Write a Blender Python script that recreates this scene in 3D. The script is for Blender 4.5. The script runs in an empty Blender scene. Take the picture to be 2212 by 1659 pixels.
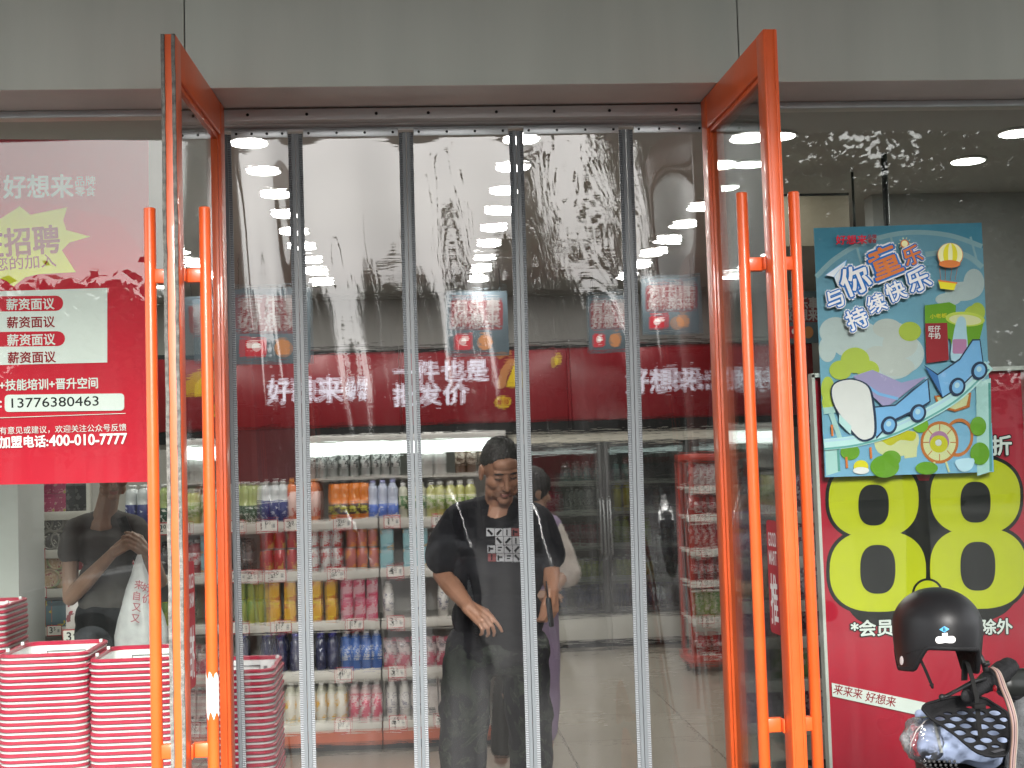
import bpy, bmesh, math, random
import numpy as np
from mathutils import Vector, Matrix, Euler
random.seed(7)
R = math.radians
scene = bpy.context.scene
COL = scene.collection

# ---------------------------------------------------------------- camera
W2, H2, FPX = 2212.0, 1659.0, 2950.0       # working picture size, focal length in those pixels
CAM = Vector((0.0, 0.0, 1.6))
YAW, PIT, ROL = 0.0688, 0.0608, 0.0300
_f = Vector((math.sin(YAW)*math.cos(PIT), math.cos(YAW)*math.cos(PIT), math.sin(PIT)))
_r0 = Vector((math.cos(YAW), -math.sin(YAW), 0))
_u0 = _r0.cross(_f)
_r = _r0*math.cos(ROL) - _u0*math.sin(ROL)
_u = _u0*math.cos(ROL) + _r0*math.sin(ROL)
cd = bpy.data.cameras.new('camera'); cam = bpy.data.objects.new('camera', cd); COL.objects.link(cam)
M = Matrix((( _r.x, _u.x, -_f.x, CAM.x), (_r.y, _u.y, -_f.y, CAM.y), (_r.z, _u.z, -_f.z, CAM.z), (0, 0, 0, 1)))
cam.matrix_world = M
cd.sensor_width = 36; cd.lens = FPX/W2*36; cd.clip_start = 0.05; cd.clip_end = 400
scene.camera = cam
def at(px, py, Y):
    """point on the plane y=Y seen at pixel (px,py)"""
    d = _f*FPX + _r*(px - W2/2) - _u*(py - H2/2)
    return CAM + d*((Y - CAM.y)/d.y)
def proj(p):
    d = Vector(p)-CAM; w = d.dot(_f); return (W2/2+FPX*d.dot(_r)/w, H2/2-FPX*d.dot(_u)/w)
def hrot(px, py, Y):
    """picture angle of a level line lying in the plane y=Y"""
    p = at(px, py, Y); a = proj(p); b = proj(p+Vector((0.2, 0, 0))); return math.degrees(math.atan2(a[1]-b[1], b[0]-a[0]))
def pxm(Y): return Y/FPX                   # metres per pixel at depth Y

# ---------------------------------------------------------------- world, sun, exposure
world = bpy.data.worlds.new('World'); scene.world = world; world.use_nodes = True
nt = world.node_tree; bgn = nt.nodes['Background']
sky = nt.nodes.new('ShaderNodeTexSky'); sky.sky_type = 'NISHITA'; sky.sun_disc = False
SUN_EL, SUN_ROT = R(26.5), R(178)
sky.sun_elevation = SUN_EL; sky.sun_rotation = SUN_ROT
sky.dust_density = 6.0; sky.air_density = 1.2; sky.altitude = 0
hs = nt.nodes.new('ShaderNodeHueSaturation'); hs.inputs['Saturation'].default_value = 0.18
nt.links.new(sky.outputs[0], hs.inputs['Color']); 
# overcast: a flat grey cloud layer with soft patches mixed over the sky
ctc = nt.nodes.new('ShaderNodeTexCoord'); cno = nt.nodes.new('ShaderNodeTexNoise'); cno.inputs['Scale'].default_value = 2.6; cno.inputs['Detail'].default_value = 5
nt.links.new(ctc.outputs['Generated'], cno.inputs['Vector'])
crp = nt.nodes.new('ShaderNodeValToRGB'); nt.links.new(cno.outputs[0], crp.inputs[0])
crp.color_ramp.elements[0].position = 0.3; crp.color_ramp.elements[0].color = (9.6, 10.0, 10.4, 1); crp.color_ramp.elements[1].position = 0.7; crp.color_ramp.elements[1].color = (15.0, 15.2, 15.4, 1)
cmx = nt.nodes.new('ShaderNodeMix'); cmx.data_type = 'RGBA'; cmx.inputs['Factor'].default_value = 0.62
nt.links.new(hs.outputs[0], cmx.inputs['A']); nt.links.new(crp.outputs[0], cmx.inputs['B']); nt.links.new(cmx.outputs['Result'], bgn.inputs['Color'])
bgn.inputs['Strength'].default_value = 0.10
sl = bpy.data.lights.new('sun', 'SUN'); sl.energy = 3.7; sl.angle = R(22); sl.color = (1, 0.97, 0.93)
so = bpy.data.objects.new('sun', sl); COL.objects.link(so)
sdir = Vector((math.sin(SUN_ROT)*math.cos(SUN_EL), math.cos(SUN_ROT)*math.cos(SUN_EL), math.sin(SUN_EL)))
so.rotation_euler = sdir.to_track_quat('Z', 'Y').to_euler(); so.location = (0, -5, 12)
scene.view_settings.view_transform = 'Standard'; scene.view_settings.look = 'None'
scene.view_settings.gamma = 1; scene.view_settings.exposure = EXPOSURE = 1.75
scene.render.engine = 'CYCLES'
scene.cycles.max_bounces = 10; scene.cycles.transparent_max_bounces = 24
scene.cycles.diffuse_bounces = 4; scene.cycles.glossy_bounces = 4
scene.cycles.sample_clamp_indirect = 6.0
scene.cycles.caustics_reflective = False; scene.cycles.caustics_refractive = False

# ---------------------------------------------------------------- helpers: objects
def tag(o, label=None, cat=None, group=None, kind=None):
    if label: o['label'] = label
    if cat: o['category'] = cat
    if group: o['group'] = group
    if kind: o['kind'] = kind
    return o
def thing(name, label, cat, loc=(0, 0, 0), group=None):
    o = bpy.data.objects.new(name, None); COL.objects.link(o); o.location = loc
    o.empty_display_size = 0.1
    return tag(o, label, cat, group)
def copy_tree(o, parent=None):
    c = o.copy(); COL.objects.link(c)
    if parent is not None: c.parent = parent
    for ch in list(o.children): copy_tree(ch, c)
    return c

# ---------------------------------------------------------------- helpers: materials
def C(h):
    h = h.lstrip('#'); v = [int(h[i:i+2], 16)/255 for i in (0, 2, 4)]
    return tuple(((x/12.92) if x <= 0.04045 else ((x+0.055)/1.055)**2.4) for x in v)
MATS = {}
def pm(name, col, rough=0.5, metal=0.0, var=0.12, scale=12.0, bump=0.0, bscale=None, spec=0.5, coat=0.0, trans=0.0, stretch=None, alpha=1.0, emit=0.0):
    """procedural Principled material: noise varies the colour and the roughness, optional bump"""
    if name in MATS: return MATS[name]
    if isinstance(col, str): col = C(col)
    m = bpy.data.materials.new(name); m.use_nodes = True; n = m.node_tree.nodes; l = m.node_tree.links
    b = n['Principled BSDF']
    tc = n.new('ShaderNodeTexCoord'); mp = n.new('ShaderNodeMapping'); l.new(tc.outputs['Object'], mp.inputs[0])
    if stretch: mp.inputs['Scale'].default_value = stretch
    no = n.new('ShaderNodeTexNoise'); no.inputs['Scale'].default_value = scale; no.inputs['Detail'].default_value = 4
    l.new(mp.outputs[0], no.inputs['Vector'])
    rp = n.new('ShaderNodeValToRGB'); l.new(no.outputs[0], rp.inputs[0])
    lo = tuple(max(0, c*(1-var)) for c in col); hi = tuple(min(1, c*(1+var*0.6)) for c in col)
    rp.color_ramp.elements[0].position = 0.3; rp.color_ramp.elements[1].position = 0.7
    rp.color_ramp.elements[0].color = lo+(1,); rp.color_ramp.elements[1].color = hi+(1,)
    l.new(rp.outputs[0], b.inputs['Base Color'])
    mr = n.new('ShaderNodeMapRange'); mr.inputs['To Min'].default_value = max(0.02, rough-0.07); mr.inputs['To Max'].default_value = min(1, rough+0.07)
    l.new(no.outputs[0], mr.inputs[0]); l.new(mr.outputs[0], b.inputs['Roughness'])
    b.inputs['Metallic'].default_value = metal; b.inputs['Specular IOR Level'].default_value = spec
    b.inputs['Coat Weight'].default_value = coat; b.inputs['Transmission Weight'].default_value = trans
    b.inputs['Alpha'].default_value = alpha
    if emit:
        b.inputs['Emission Color'].default_value = col+(1,); b.inputs['Emission Strength'].default_value = emit
    if bump:
        nb = n.new('ShaderNodeTexNoise'); nb.inputs['Scale'].default_value = bscale or scale*6; nb.inputs['Detail'].default_value = 5
        l.new(mp.outputs[0], nb.inputs['Vector'])
        bp = n.new('ShaderNodeBump'); bp.inputs['Strength'].default_value = bump; bp.inputs['Distance'].default_value = 0.01
        l.new(nb.outputs[0], bp.inputs['Height']); l.new(bp.outputs[0], b.inputs['Normal'])
    MATS[name] = m
    return m
def sheet_mat(name, refl, tint, haze, rough, bumps, fres=1.0, warp=0.0):
    """clear sheet: transparent + mirror-like gloss whose normal is waved by the bumps + a little milky diffuse"""
    m = bpy.data.materials.new(name); m.use_nodes = True; n = m.node_tree.nodes; l = m.node_tree.links
    for x in list(n):
        if x.type != 'OUTPUT_MATERIAL': n.remove(x)
    out = [x for x in n if x.type == 'OUTPUT_MATERIAL'][0]
    tc = n.new('ShaderNodeTexCoord'); prev = None
    for (sc, dist, st, det) in bumps:
        mp = n.new('ShaderNodeMapping'); mp.inputs['Scale'].default_value = sc; l.new(tc.outputs['Object'], mp.inputs[0])
        no = n.new('ShaderNodeTexNoise'); no.inputs['Scale'].default_value = 1.0; no.inputs['Detail'].default_value = det
        l.new(mp.outputs[0], no.inputs['Vector'])
        bp = n.new('ShaderNodeBump'); bp.inputs['Strength'].default_value = st; bp.inputs['Distance'].default_value = dist
        l.new(no.outputs[0], bp.inputs['Height'])
        if prev is not None: l.new(prev.outputs[0], bp.inputs['Normal'])
        prev = bp
    gl = n.new('ShaderNodeBsdfGlossy'); gl.inputs['Roughness'].default_value = rough; gl.inputs['Color'].default_value = (1, 1, 1, 1)
    if prev is not None: l.new(prev.outputs[0], gl.inputs['Normal'])
    tr = n.new('ShaderNodeBsdfTransparent'); tr.inputs['Color'].default_value = tint+(1,)
    if warp:                                # uneven thickness bends what is seen through the sheet
        mp = n.new('ShaderNodeMapping'); mp.inputs['Scale'].default_value = (5, 5, 48); l.new(tc.outputs['Object'], mp.inputs[0])
        no = n.new('ShaderNodeTexNoise'); no.inputs['Scale'].default_value = 1.0; no.inputs['Detail'].default_value = 3; l.new(mp.outputs[0], no.inputs['Vector'])
        bp = n.new('ShaderNodeBump'); bp.inputs['Strength'].default_value = 1.0; bp.inputs['Distance'].default_value = warp; l.new(no.outputs[0], bp.inputs['Height'])
        rf = n.new('ShaderNodeBsdfRefraction'); rf.inputs['IOR'].default_value = 1.03; rf.inputs['Roughness'].default_value = 0.0; rf.inputs['Color'].default_value = tint+(1,); l.new(bp.outputs[0], rf.inputs['Normal'])
        mw = n.new('ShaderNodeMixShader'); mw.inputs[0].default_value = 0.6; l.new(tr.outputs[0], mw.inputs[1]); l.new(rf.outputs[0], mw.inputs[2]); tr = mw
    df = n.new('ShaderNodeBsdfDiffuse'); df.inputs['Color'].default_value = (0.8, 0.8, 0.8, 1)
    mx0 = n.new('ShaderNodeMixShader')
    # streaky milkiness
    mp = n.new('ShaderNodeMapping'); mp.inputs['Scale'].default_value = (14, 14, 0.9); l.new(tc.outputs['Object'], mp.inputs[0])
    no = n.new('ShaderNodeTexNoise'); no.inputs['Scale'].default_value = 1.0; no.inputs['Detail'].default_value = 5; l.new(mp.outputs[0], no.inputs['Vector'])
    mr = n.new('ShaderNodeMapRange'); mr.inputs['From Min'].default_value = 0.45; mr.inputs['From Max'].default_value = 0.75
    mr.inputs['To Min'].default_value = haze*0.15; mr.inputs['To Max'].default_value = haze*3.0; l.new(no.outputs[0], mr.inputs[0])
    l.new(mr.outputs[0], mx0.inputs[0]); l.new(tr.outputs[0], mx0.inputs[1]); l.new(df.outputs[0], mx0.inputs[2])
    lw = n.new('ShaderNodeFresnel'); lw.inputs['IOR'].default_value = 1.5
    if prev is not None: l.new(prev.outputs[0], lw.inputs['Normal'])
    mu = n.new('ShaderNodeMath'); mu.operation = 'MULTIPLY_ADD'; mu.use_clamp = True
    l.new(lw.outputs[0], mu.inputs[0]); mu.inputs[1].default_value = fres; mu.inputs[2].default_value = refl
    mx = n.new('ShaderNodeMixShader'); l.new(mu.outputs[0], mx.inputs[0]); l.new(mx0.outputs[0], mx.inputs[1]); l.new(gl.outputs[0], mx.inputs[2])
    l.new(mx.outputs[0], out.inputs['Surface'])
    MATS[name] = m
    return m

# ---------------------------------------------------------------- helpers: mesh building
class MB:
    def __init__(s): s.v = []; s.f = []; s.m = []; s.sm = []
    def add(s, vs, fs, mi=0, smooth=False):
        b = len(s.v); s.v += [tuple(v) for v in vs]
        for f in fs: s.f.append([i+b for i in f]); s.m.append(mi); s.sm.append(smooth)
        return s
    def box(s, lo, hi, mi=0, mat=None):
        x0, y0, z0 = lo; x1, y1, z1 = hi
        vs = [Vector(p) for p in ((x0,y0,z0),(x1,y0,z0),(x1,y1,z0),(x0,y1,z0),(x0,y0,z1),(x1,y0,z1),(x1,y1,z1),(x0,y1,z1))]
        if mat is not None: vs = [mat @ v for v in vs]
        return s.add(vs, [(0,3,2,1),(4,5,6,7),(0,1,5,4),(1,2,6,5),(2,3,7,6),(3,0,4,7)], mi)
    def bbox(s, lo, hi, r=0.004, mi=0, mat=None, seg=2):
        """box with rounded edges"""
        bm = bmesh.new(); bmesh.ops.create_cube(bm, size=1)
        for v in bm.verts: v.co = Vector([lo[i]+(v.co[i]+0.5)*(hi[i]-lo[i]) for i in range(3)])
        bmesh.ops.bevel(bm, geom=bm.edges[:], offset=r, segments=seg, affect='EDGES', profile=0.5)
        return s.bm(bm, mi, mat, True)
    def bm(s, bm, mi=0, mat=None, smooth=False):
        bm.verts.index_update()
        vs = [(mat @ v.co) if mat is not None else v.co.copy() for v in bm.verts]
        s.add(vs, [[v.index for v in f.verts] for f in bm.faces], mi, smooth); bm.free(); return s
    def lathe(s, prof, seg=16, mi=0, mat=None, smooth=True, sx=1, sy=1, mis=None):
        """prof: list of (radius, z); mis: material per ring band"""
        b = []; n = len(prof)
        for (r, z) in prof:
            for k in range(seg):
                a = 2*math.pi*k/seg; b.append(Vector((r*math.cos(a)*sx, r*math.sin(a)*sy, z)))
        if mat is not None: b = [mat @ v for v in b]
        base = len(s.v); s.v += [tuple(v) for v in b]
        for i in range(n-1):
            for k in range(seg):
                k2 = (k+1) % seg
                s.f.append([base+i*seg+k, base+i*seg+k2, base+(i+1)*seg+k2, base+(i+1)*seg+k]); s.m.append(mis[i] if mis else mi); s.sm.append(smooth)
        s.f.append([base+k for k in range(seg)][::-1]); s.m.append(mis[0] if mis else mi); s.sm.append(False)
        s.f.append([base+(n-1)*seg+k for k in range(seg)]); s.m.append(mis[-1] if mis else mi); s.sm.append(False)
        return s
    def tube(s, pts, r, seg=10, mi=0, cap=True, flat=1.0):
        """round (or flattened) tube along pts; r a number or a list"""
        pts = [Vector(p) for p in pts]; n = len(pts)
        rs = r if isinstance(r, (list, tuple)) else [r]*n
        base = len(s.v); up = None
        for i, p in enumerate(pts):
            t = (pts[min(i+1, n-1)] - pts[max(i-1, 0)]).normalized()
            if up is None: up = Vector((0, 0, 1)) if abs(t.z) < 0.9 else Vector((0, 1, 0))
            a = t.cross(up).normalized(); up = a.cross(t).normalized()
            for k in range(seg):
                an = 2*math.pi*k/seg
                s.v.append(tuple(p + a*math.cos(an)*rs[i] + up*math.sin(an)*rs[i]*flat))
        for i in range(n-1):
            for k in range(seg):
                k2 = (k+1) % seg
                s.f.append([base+i*seg+k, base+i*seg+k2, base+(i+1)*seg+k2, base+(i+1)*seg+k]); s.m.append(mi); s.sm.append(True)
        if cap:
            s.f.append([base+k for k in range(seg)][::-1]); s.m.append(mi); s.sm.append(False)
            s.f.append([base+(n-1)*seg+k for k in range(seg)]); s.m.append(mi); s.sm.append(False)
        return s
    def ribbon(s, pts, wvec, th=0.002, mi=0):
        """flat strap along pts, width vector(s) wvec"""
        pts = [Vector(p) for p in pts]; n = len(pts); base = len(s.v)
        for i, p in enumerate(pts):
            w = Vector(wvec[i]) if isinstance(wvec, list) else Vector(wvec)
            t = (pts[min(i+1, n-1)] - pts[max(i-1, 0)]).normalized(); nn = t.cross(w).normalized()*th/2
            for q in (p-w/2-nn, p+w/2-nn, p+w/2+nn, p-w/2+nn): s.v.append(tuple(q))
        for i in range(n-1):
            for k in range(4):
                k2 = (k+1) % 4
                s.f.append([base+i*4+k, base+i*4+k2, base+(i+1)*4+k2, base+(i+1)*4+k]); s.m.append(mi); s.sm.append(False)
        s.f.append([base+3, base+2, base+1, base]); s.m.append(mi); s.sm.append(False)
        b = base+(n-1)*4; s.f.append([b, b+1, b+2, b+3]); s.m.append(mi); s.sm.append(False)
        return s
    def ell(s, c, r, mi=0, seg=16, rings=10, mat=None):
        base = len(s.v); c = Vector(c)
        pts = []
        for i in range(rings+1):
            ph = math.pi*i/rings
            for k in range(seg):
                a = 2*math.pi*k/seg
                v = Vector((r[0]*math.sin(ph)*math.cos(a), r[1]*math.sin(ph)*math.sin(a), -r[2]*math.cos(ph)))
                if mat is not None: v = mat @ v
                pts.append(tuple(c+v))
        s.v += pts
        for i in range(rings):
            for k in range(seg):
                k2 = (k+1) % seg
                s.f.append([base+i*seg+k, base+i*seg+k2, base+(i+1)*seg+k2, base+(i+1)*seg+k]); s.m.append(mi); s.sm.append(True)
        return s
    def mesh(s, name, mats):
        me = bpy.data.meshes.new(name); me.from_pydata(s.v, [], s.f); me.update()
        for m in mats: me.materials.append(m)
        me.polygons.foreach_set('material_index', s.m); me.polygons.foreach_set('use_smooth', s.sm)
        bm = bmesh.new(); bm.from_mesh(me); bmesh.ops.remove_doubles(bm, verts=bm.verts, dist=1e-6); bm.to_mesh(me); bm.free()
        return me
    def build(s, name, mats, parent=None, loc=None, weld=True):
        if not isinstance(mats, (list, tuple)): mats = [mats]
        me = s.mesh(name, mats)
        o = bpy.data.objects.new(name, me); COL.objects.link(o)
        if parent is not None:
            o.parent = parent
            off = Vector(parent.location)
            p = parent.parent
            while p is not None: off += Vector(p.location); p = p.parent
            if any(abs(c) > 1e-9 for c in off): me.transform(Matrix.Translation(-off))   # verts were given in world space
        if loc is not None: o.location = loc
        return o
def local(mb, name, mats, parent):
    """part whose vertices are already in the parent's own space"""
    if not isinstance(mats, (list, tuple)): mats = [mats]
    o = bpy.data.objects.new(name, mb.mesh(name, mats)); COL.objects.link(o); o.parent = parent; return o
def spl(pts, n=6, closed=False):
    """Catmull-Rom through 2D/3D points"""
    P = [Vector(p) for p in pts]; N = len(P); out = []
    for i in range(N if closed else N-1):
        if closed: p0, p1, p2, p3 = P[i-1], P[i], P[(i+1) % N], P[(i+2) % N]
        else: p0, p1, p2, p3 = P[max(i-1, 0)], P[i], P[i+1], P[min(i+2, N-1)]
        for k in range(n):
            t = k/n; out.append(0.5*((2*p1)+(p2-p0)*t+(2*p0-5*p1+4*p2-p3)*t*t+(3*p1-p0-3*p2+p3)*t**3))
    if not closed: out.append(P[-1])
    return out
TXT = {}
def text_geo(s, bold=0.0, spacing=1.0, linespace=1.0):
    """flat filled glyphs of a string at size 1: (verts, faces, width)"""
    bold = min(bold, .015)
    if (s, bold, spacing) in TXT: return TXT[(s, bold, spacing)]
    c = bpy.data.curves.new('t', 'FONT'); c.body = s; c.size = 1; c.offset = bold; c.resolution_u = 3; c.space_character = spacing; c.space_line = linespace
    o = bpy.data.objects.new('t', c); COL.objects.link(o)
    dg = bpy.context.evaluated_depsgraph_get(); dg.update()
    me = bpy.data.meshes.new_from_object(o.evaluated_get(dg))
    vs = [v.co.copy() for v in me.vertices]; fs = [list(p.vertices) for p in me.polygons]
    bpy.data.objects.remove(o); bpy.data.curves.remove(c); bpy.data.meshes.remove(me)
    TXT[(s, bold, spacing)] = (vs, fs)
    return vs, fs
class Sheet:
    """a printed sheet standing in the plane y=Y; shapes are flat inks laid a fraction of a millimetre apart"""
    def __init__(s, Y, mats, step=0.00035, facing=-1): s.Y = Y; s.mb = MB(); s.L = 0; s.mats = []; s.idx = {}; s.step = step; s.facing = facing
    def mi(s, m):
        if m.name not in s.idx: s.idx[m.name] = len(s.mats); s.mats.append(m)
        return s.idx[m.name]
    def y(s): s.L += 1; return s.Y + s.facing*s.L*s.step
    def fill(s, loops, m):
        """polygon with optional holes, pixel coordinates"""
        y = s.y(); bm = bmesh.new()
        for lp in loops:
            lp = [p for i, p in enumerate(lp) if abs(p[0]-lp[i-1][0])+abs(p[1]-lp[i-1][1]) > 1e-4]
            vs = [bm.verts.new(at(p[0], p[1], s.Y)) for p in lp]
            for i in range(len(vs)):
                if (vs[i].co-vs[i-1].co).length > 1e-7: bm.edges.new((vs[i-1], vs[i]))
        bmesh.ops.triangle_fill(bm, use_beauty=True, use_dissolve=False, edges=bm.edges[:], normal=(0, -1, 0))
        bm.normal_update()
        for f in bm.faces:
            if f.normal.y > 0: f.normal_flip()
        for v in bm.verts: v.co.y = y
        s.mb.bm(bm, s.mi(m))
    def poly(s, pts, m, smooth=0):
        if smooth: pts = [(p.x, p.y) for p in spl([(a, b, 0) for a, b in pts], smooth, True)]
        s.fill([pts], m)
    def rect(s, x0, y0, x1, y1, m, skew=0.0):
        s.poly([(x0, y0), (x1, y0-skew*(x1-x0)), (x1, y1-skew*(x1-x0)), (x0, y1)], m)
    def rrect(s, x0, y0, x1, y1, r, m, skew=0.0):
        pts = []
        for cx, cy, a0 in ((x1-r, y0+r, -90), (x1-r, y1-r, 0), (x0+r, y1-r, 90), (x0+r, y0+r, 180)):
            for k in range(5):
                a = R(a0+k*22.5); X, Yy = cx+r*math.cos(a), cy+r*math.sin(a); pts.append((X, Yy-skew*(X-x0)))
        s.poly(pts, m)
    def oval(s, cx, cy, rx, ry, m, rot=0, n=28, hole=None):
        def lp(k): return [(cx+k*rx*math.cos(t)*math.cos(R(rot))-k*ry*math.sin(t)*math.sin(R(rot)), cy+k*rx*math.cos(t)*math.sin(R(rot))+k*ry*math.sin(t)*math.cos(R(rot))) for t in [2*math.pi*i/n for i in range(n)]]
        s.fill([lp(1)]+([lp(hole)] if hole else []), m)
    def line(s, pts, w, m):
        P = [Vector((a, b)) for a, b in pts]; L = []; Rr = []
        for i, p in enumerate(P):
            t = (P[min(i+1, len(P)-1)]-P[max(i-1, 0)]).normalized(); nn = Vector((-t.y, t.x))*w/2
            L.append(tuple(p+nn)); Rr.append(tuple(p-nn))
        y = s.y(); n = len(P); vs = [at(a, b, s.Y) for a, b in L+Rr]
        for v in vs: v.y = y
        fs = [(i, i+1, n+i+1, n+i) for i in range(n-1)]
        fs = [f if ((vs[f[1]]-vs[f[0]]).cross(vs[f[2]]-vs[f[1]])).y < 0 else f[::-1] for f in fs]
        s.mb.add(vs, fs, s.mi(m))
    def text(s, t, px, py, h, m, w=None, rot=None, bold=0.0, outline=None, shear=0.0, spacing=1.0):
        """text whose baseline starts at pixel (px,py); h = em height in pixels, w = total width in pixels"""
        if rot is None: rot = hrot(px, py, s.Y)
        vs, fs = text_geo(t, 0, spacing)
        if not vs: return
        wid = max(v.x for v in vs); xm = min(v.x for v in vs); k = h*0.98; kx = (w/(wid-xm)) if w else k
        c, sn = math.cos(R(rot)), math.sin(R(rot))
        for (bw, mm, n) in (([(outline[0], outline[1], 14)] if outline else [])+[(bold, m, 8)]):
            # weight comes from stamping the glyphs round a small circle, each stamp a hair in front of the last
            offs = [(0, 0)]+([(bw*k*math.cos(2*math.pi*i/n), bw*k*math.sin(2*math.pi*i/n)) for i in range(n)] if bw > .004 else [])
            y0 = s.y()
            for j, (ox, oy) in enumerate(offs):
                y = y0+s.facing*j*s.step*.08; out = []
                for v in vs:
                    X = (v.x-xm)*kx + v.y*k*shear+ox; Yy = -v.y*k+oy
                    p = at(px+X*c+Yy*sn, py-X*sn+Yy*c, s.Y); p.y = y; out.append(p)
                fs2 = []
                for f in fs:
                    nrm = (out[f[1]]-out[f[0]]).cross(out[f[2]]-out[f[1]])
                    fs2.append(f if nrm.y < 0 else f[::-1])
                s.mb.add(out, fs2, s.mi(mm))
            if len(offs) > 9: s.L += 1
    def build(s, name, parent=None): return s.mb.build(name, s.mats, parent)
# ================================================================ setting
YG = 5.155                                  # plane of the shop glass
M_panel = pm('fascia_panel_grey', (0.41, 0.425, 0.375), 0.42, var=0.10, scale=1.5, stretch=(3, 1, .35), bump=0.02, bscale=90)
M_soffit = pm('soffit_grey', (0.72, 0.64, 0.60), 0.5, var=0.12, scale=3)
M_ceil = pm('ceiling_paint', (0.42, 0.405, 0.385), 0.8, var=0.06, scale=1.2)
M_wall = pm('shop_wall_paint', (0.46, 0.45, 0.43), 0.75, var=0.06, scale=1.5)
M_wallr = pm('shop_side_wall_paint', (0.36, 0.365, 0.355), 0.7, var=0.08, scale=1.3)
M_alu = pm('aluminium', (0.52, 0.54, 0.55), 0.38, metal=0.7, var=0.1, scale=8)
M_black = pm('black_plastic', (0.012, 0.012, 0.013), 0.45, var=0.3, scale=30, spec=.25)
M_white = pm('white_enamel', (0.62, 0.61, 0.58), 0.4, var=0.08, scale=10)
M_dark = pm('dark_gap', (0.02, 0.02, 0.02), 0.8)
M_glass = sheet_mat('shop_glass', 0.0, (0.90, 0.93, 0.91), 0.003, 0.0, [((0.9, 0.9, 1.1), 0.02, 0.06, 2)], fres=0.8)
M_dglass = sheet_mat('door_glass', 0.0, (0.86, 0.90, 0.885), 0.008, 0.0, [((1.0, 1.0, 1.2), 0.02, 0.06, 2)], fres=0.8)

def floor_mat():
    m = pm('floor_tile', (0.27, 0.245, 0.205), 0.26, var=0.06, scale=1.3)
    n = m.node_tree.nodes; l = m.node_tree.links; b = n['Principled BSDF']
    tc = n.new('ShaderNodeTexCoord'); br = n.new('ShaderNodeTexBrick'); l.new(tc.outputs['Object'], br.inputs['Vector'])
    br.offset = 0.0; br.inputs['Scale'].default_value = 1.0; br.inputs['Brick Width'].default_value = 0.8; br.inputs['Row Height'].default_value = 0.8
    br.inputs['Mortar Size'].default_value = 0.003
    old = b.inputs['Base Color'].links[0].from_socket
    mx = n.new('ShaderNodeMix'); mx.data_type = 'RGBA'; l.new(br.outputs['Fac'], mx.inputs['Factor']); l.new(old, mx.inputs['A']); mx.inputs['B'].default_value = (0.05, 0.045, 0.04, 1)
    l.new(mx.outputs['Result'], b.inputs['Base Color'])
    return m
X0, X1, YB, ZC = -4.2, 5.2, 12.75, 3.2
tag(MB().box((X0, 5.02, -0.12), (X1, YB, 0.0)).build('floor', floor_mat()), kind='structure')
M_pave = pm('pavement_stone', (0.085, 0.083, 0.08), 0.85, var=0.2, scale=3, bump=0.3, bscale=40)
M_road = pm('asphalt', (0.04, 0.04, 0.041), 0.9, var=0.25, scale=6, bump=0.5, bscale=120)
tag(MB().box((-60, -3.2, -0.4), (60, 5.02, -0.124)).build('pavement', M_pave), kind='structure')
tag(MB().box((-90, -120, -0.6), (90, -3.2, -0.26)).build('road', M_road), kind='structure')

shop = thing('shop_building', 'snack shop building with a grey panel fascia above a glass front and open double doors', 'building', (0, YG, 0))
# fascia panels with open seams
sx1 = at(399, 95, 4.87).x; sx2 = at(1594, 60, 4.87).x
for a, b in ((X0, sx1-0.002), (sx1+0.002, sx2-0.002), (sx2+0.002, X1)):
    MB().bbox((a, 4.87, 2.986), (b, 4.895, 4.099), 0.003).build('fascia_panel', M_panel, shop)
mb = MB().box((X0, 4.90, 2.993), (X1, 5.30, 4.3)); mb.build('beam', M_dark, shop)
mb = MB().box((X0, 4.872, 2.9855), (X1, 5.31, 2.992)); mb.build('soffit', M_soffit, shop)
mb = MB().box((X0, 0.155, 4.10), (X1, 4.9, 4.25)); mb.build('canopy', pm('canopy_white', (0.70, 0.69, 0.66), .6, var=.06, scale=2), shop)
mb = MB().box((X0, 4.9, 4.3), (X1, 5.3, 9.0)); mb.build('wall', M_panel, shop)
xl, xr = at(486, 450, 5.13).x, at(1524, 450, 5.13).x
# lintel over the door opening with its screws
mb = MB(); mb.bbox((xl-0.02, 5.135, 2.934), (xr+0.02, 5.30, 2.978), 0.003)
mb.box((xl-0.02, 5.18, 2.930), (xr+0.02, 5.21, 2.9335))
lint = mb.build('lintel', pm('lintel_paint', (.56, .54, .53), .4, var=.1, scale=5, stretch=(.4, 1, 6)), shop)
for k in range(8):
    mb = MB(); x = xl+0.10+k*0.232+random.uniform(-.03, .03)
    mb.lathe([(0.006, 0), (0.006, 0.003), (0.003, 0.005)], 8, mat=Matrix.Translation((x, 5.135, 2.956)) @ Matrix.Rotation(R(90), 4, 'X'))
    mb.build('screw', M_black, lint)
MB().box((X0, 5.31, ZC), (X1, YB+0.2, ZC+0.12)).build('ceiling', M_ceil, shop)
MB().box((X0-0.1, YB, 0), (X1+0.1, YB+0.15, ZC)).build('back_wall', M_wall, shop)
MB().box((X0-0.15, 5.2, 0), (X0, YB, ZC)).build('side_wall', M_wall, shop)
MB().box((X1, 5.2, 0), (X1+0.15, YB, ZC)).build('side_wall', M_wall, shop)
# store-room wall on the right and the grey pillar at the left edge
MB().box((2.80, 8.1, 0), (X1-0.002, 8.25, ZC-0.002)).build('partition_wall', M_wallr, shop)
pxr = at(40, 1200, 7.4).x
MB().box((pxr-0.7, 7.4, 0), (pxr, 7.9, ZC-0.002)).build('pillar', M_wallr, shop)
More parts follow.
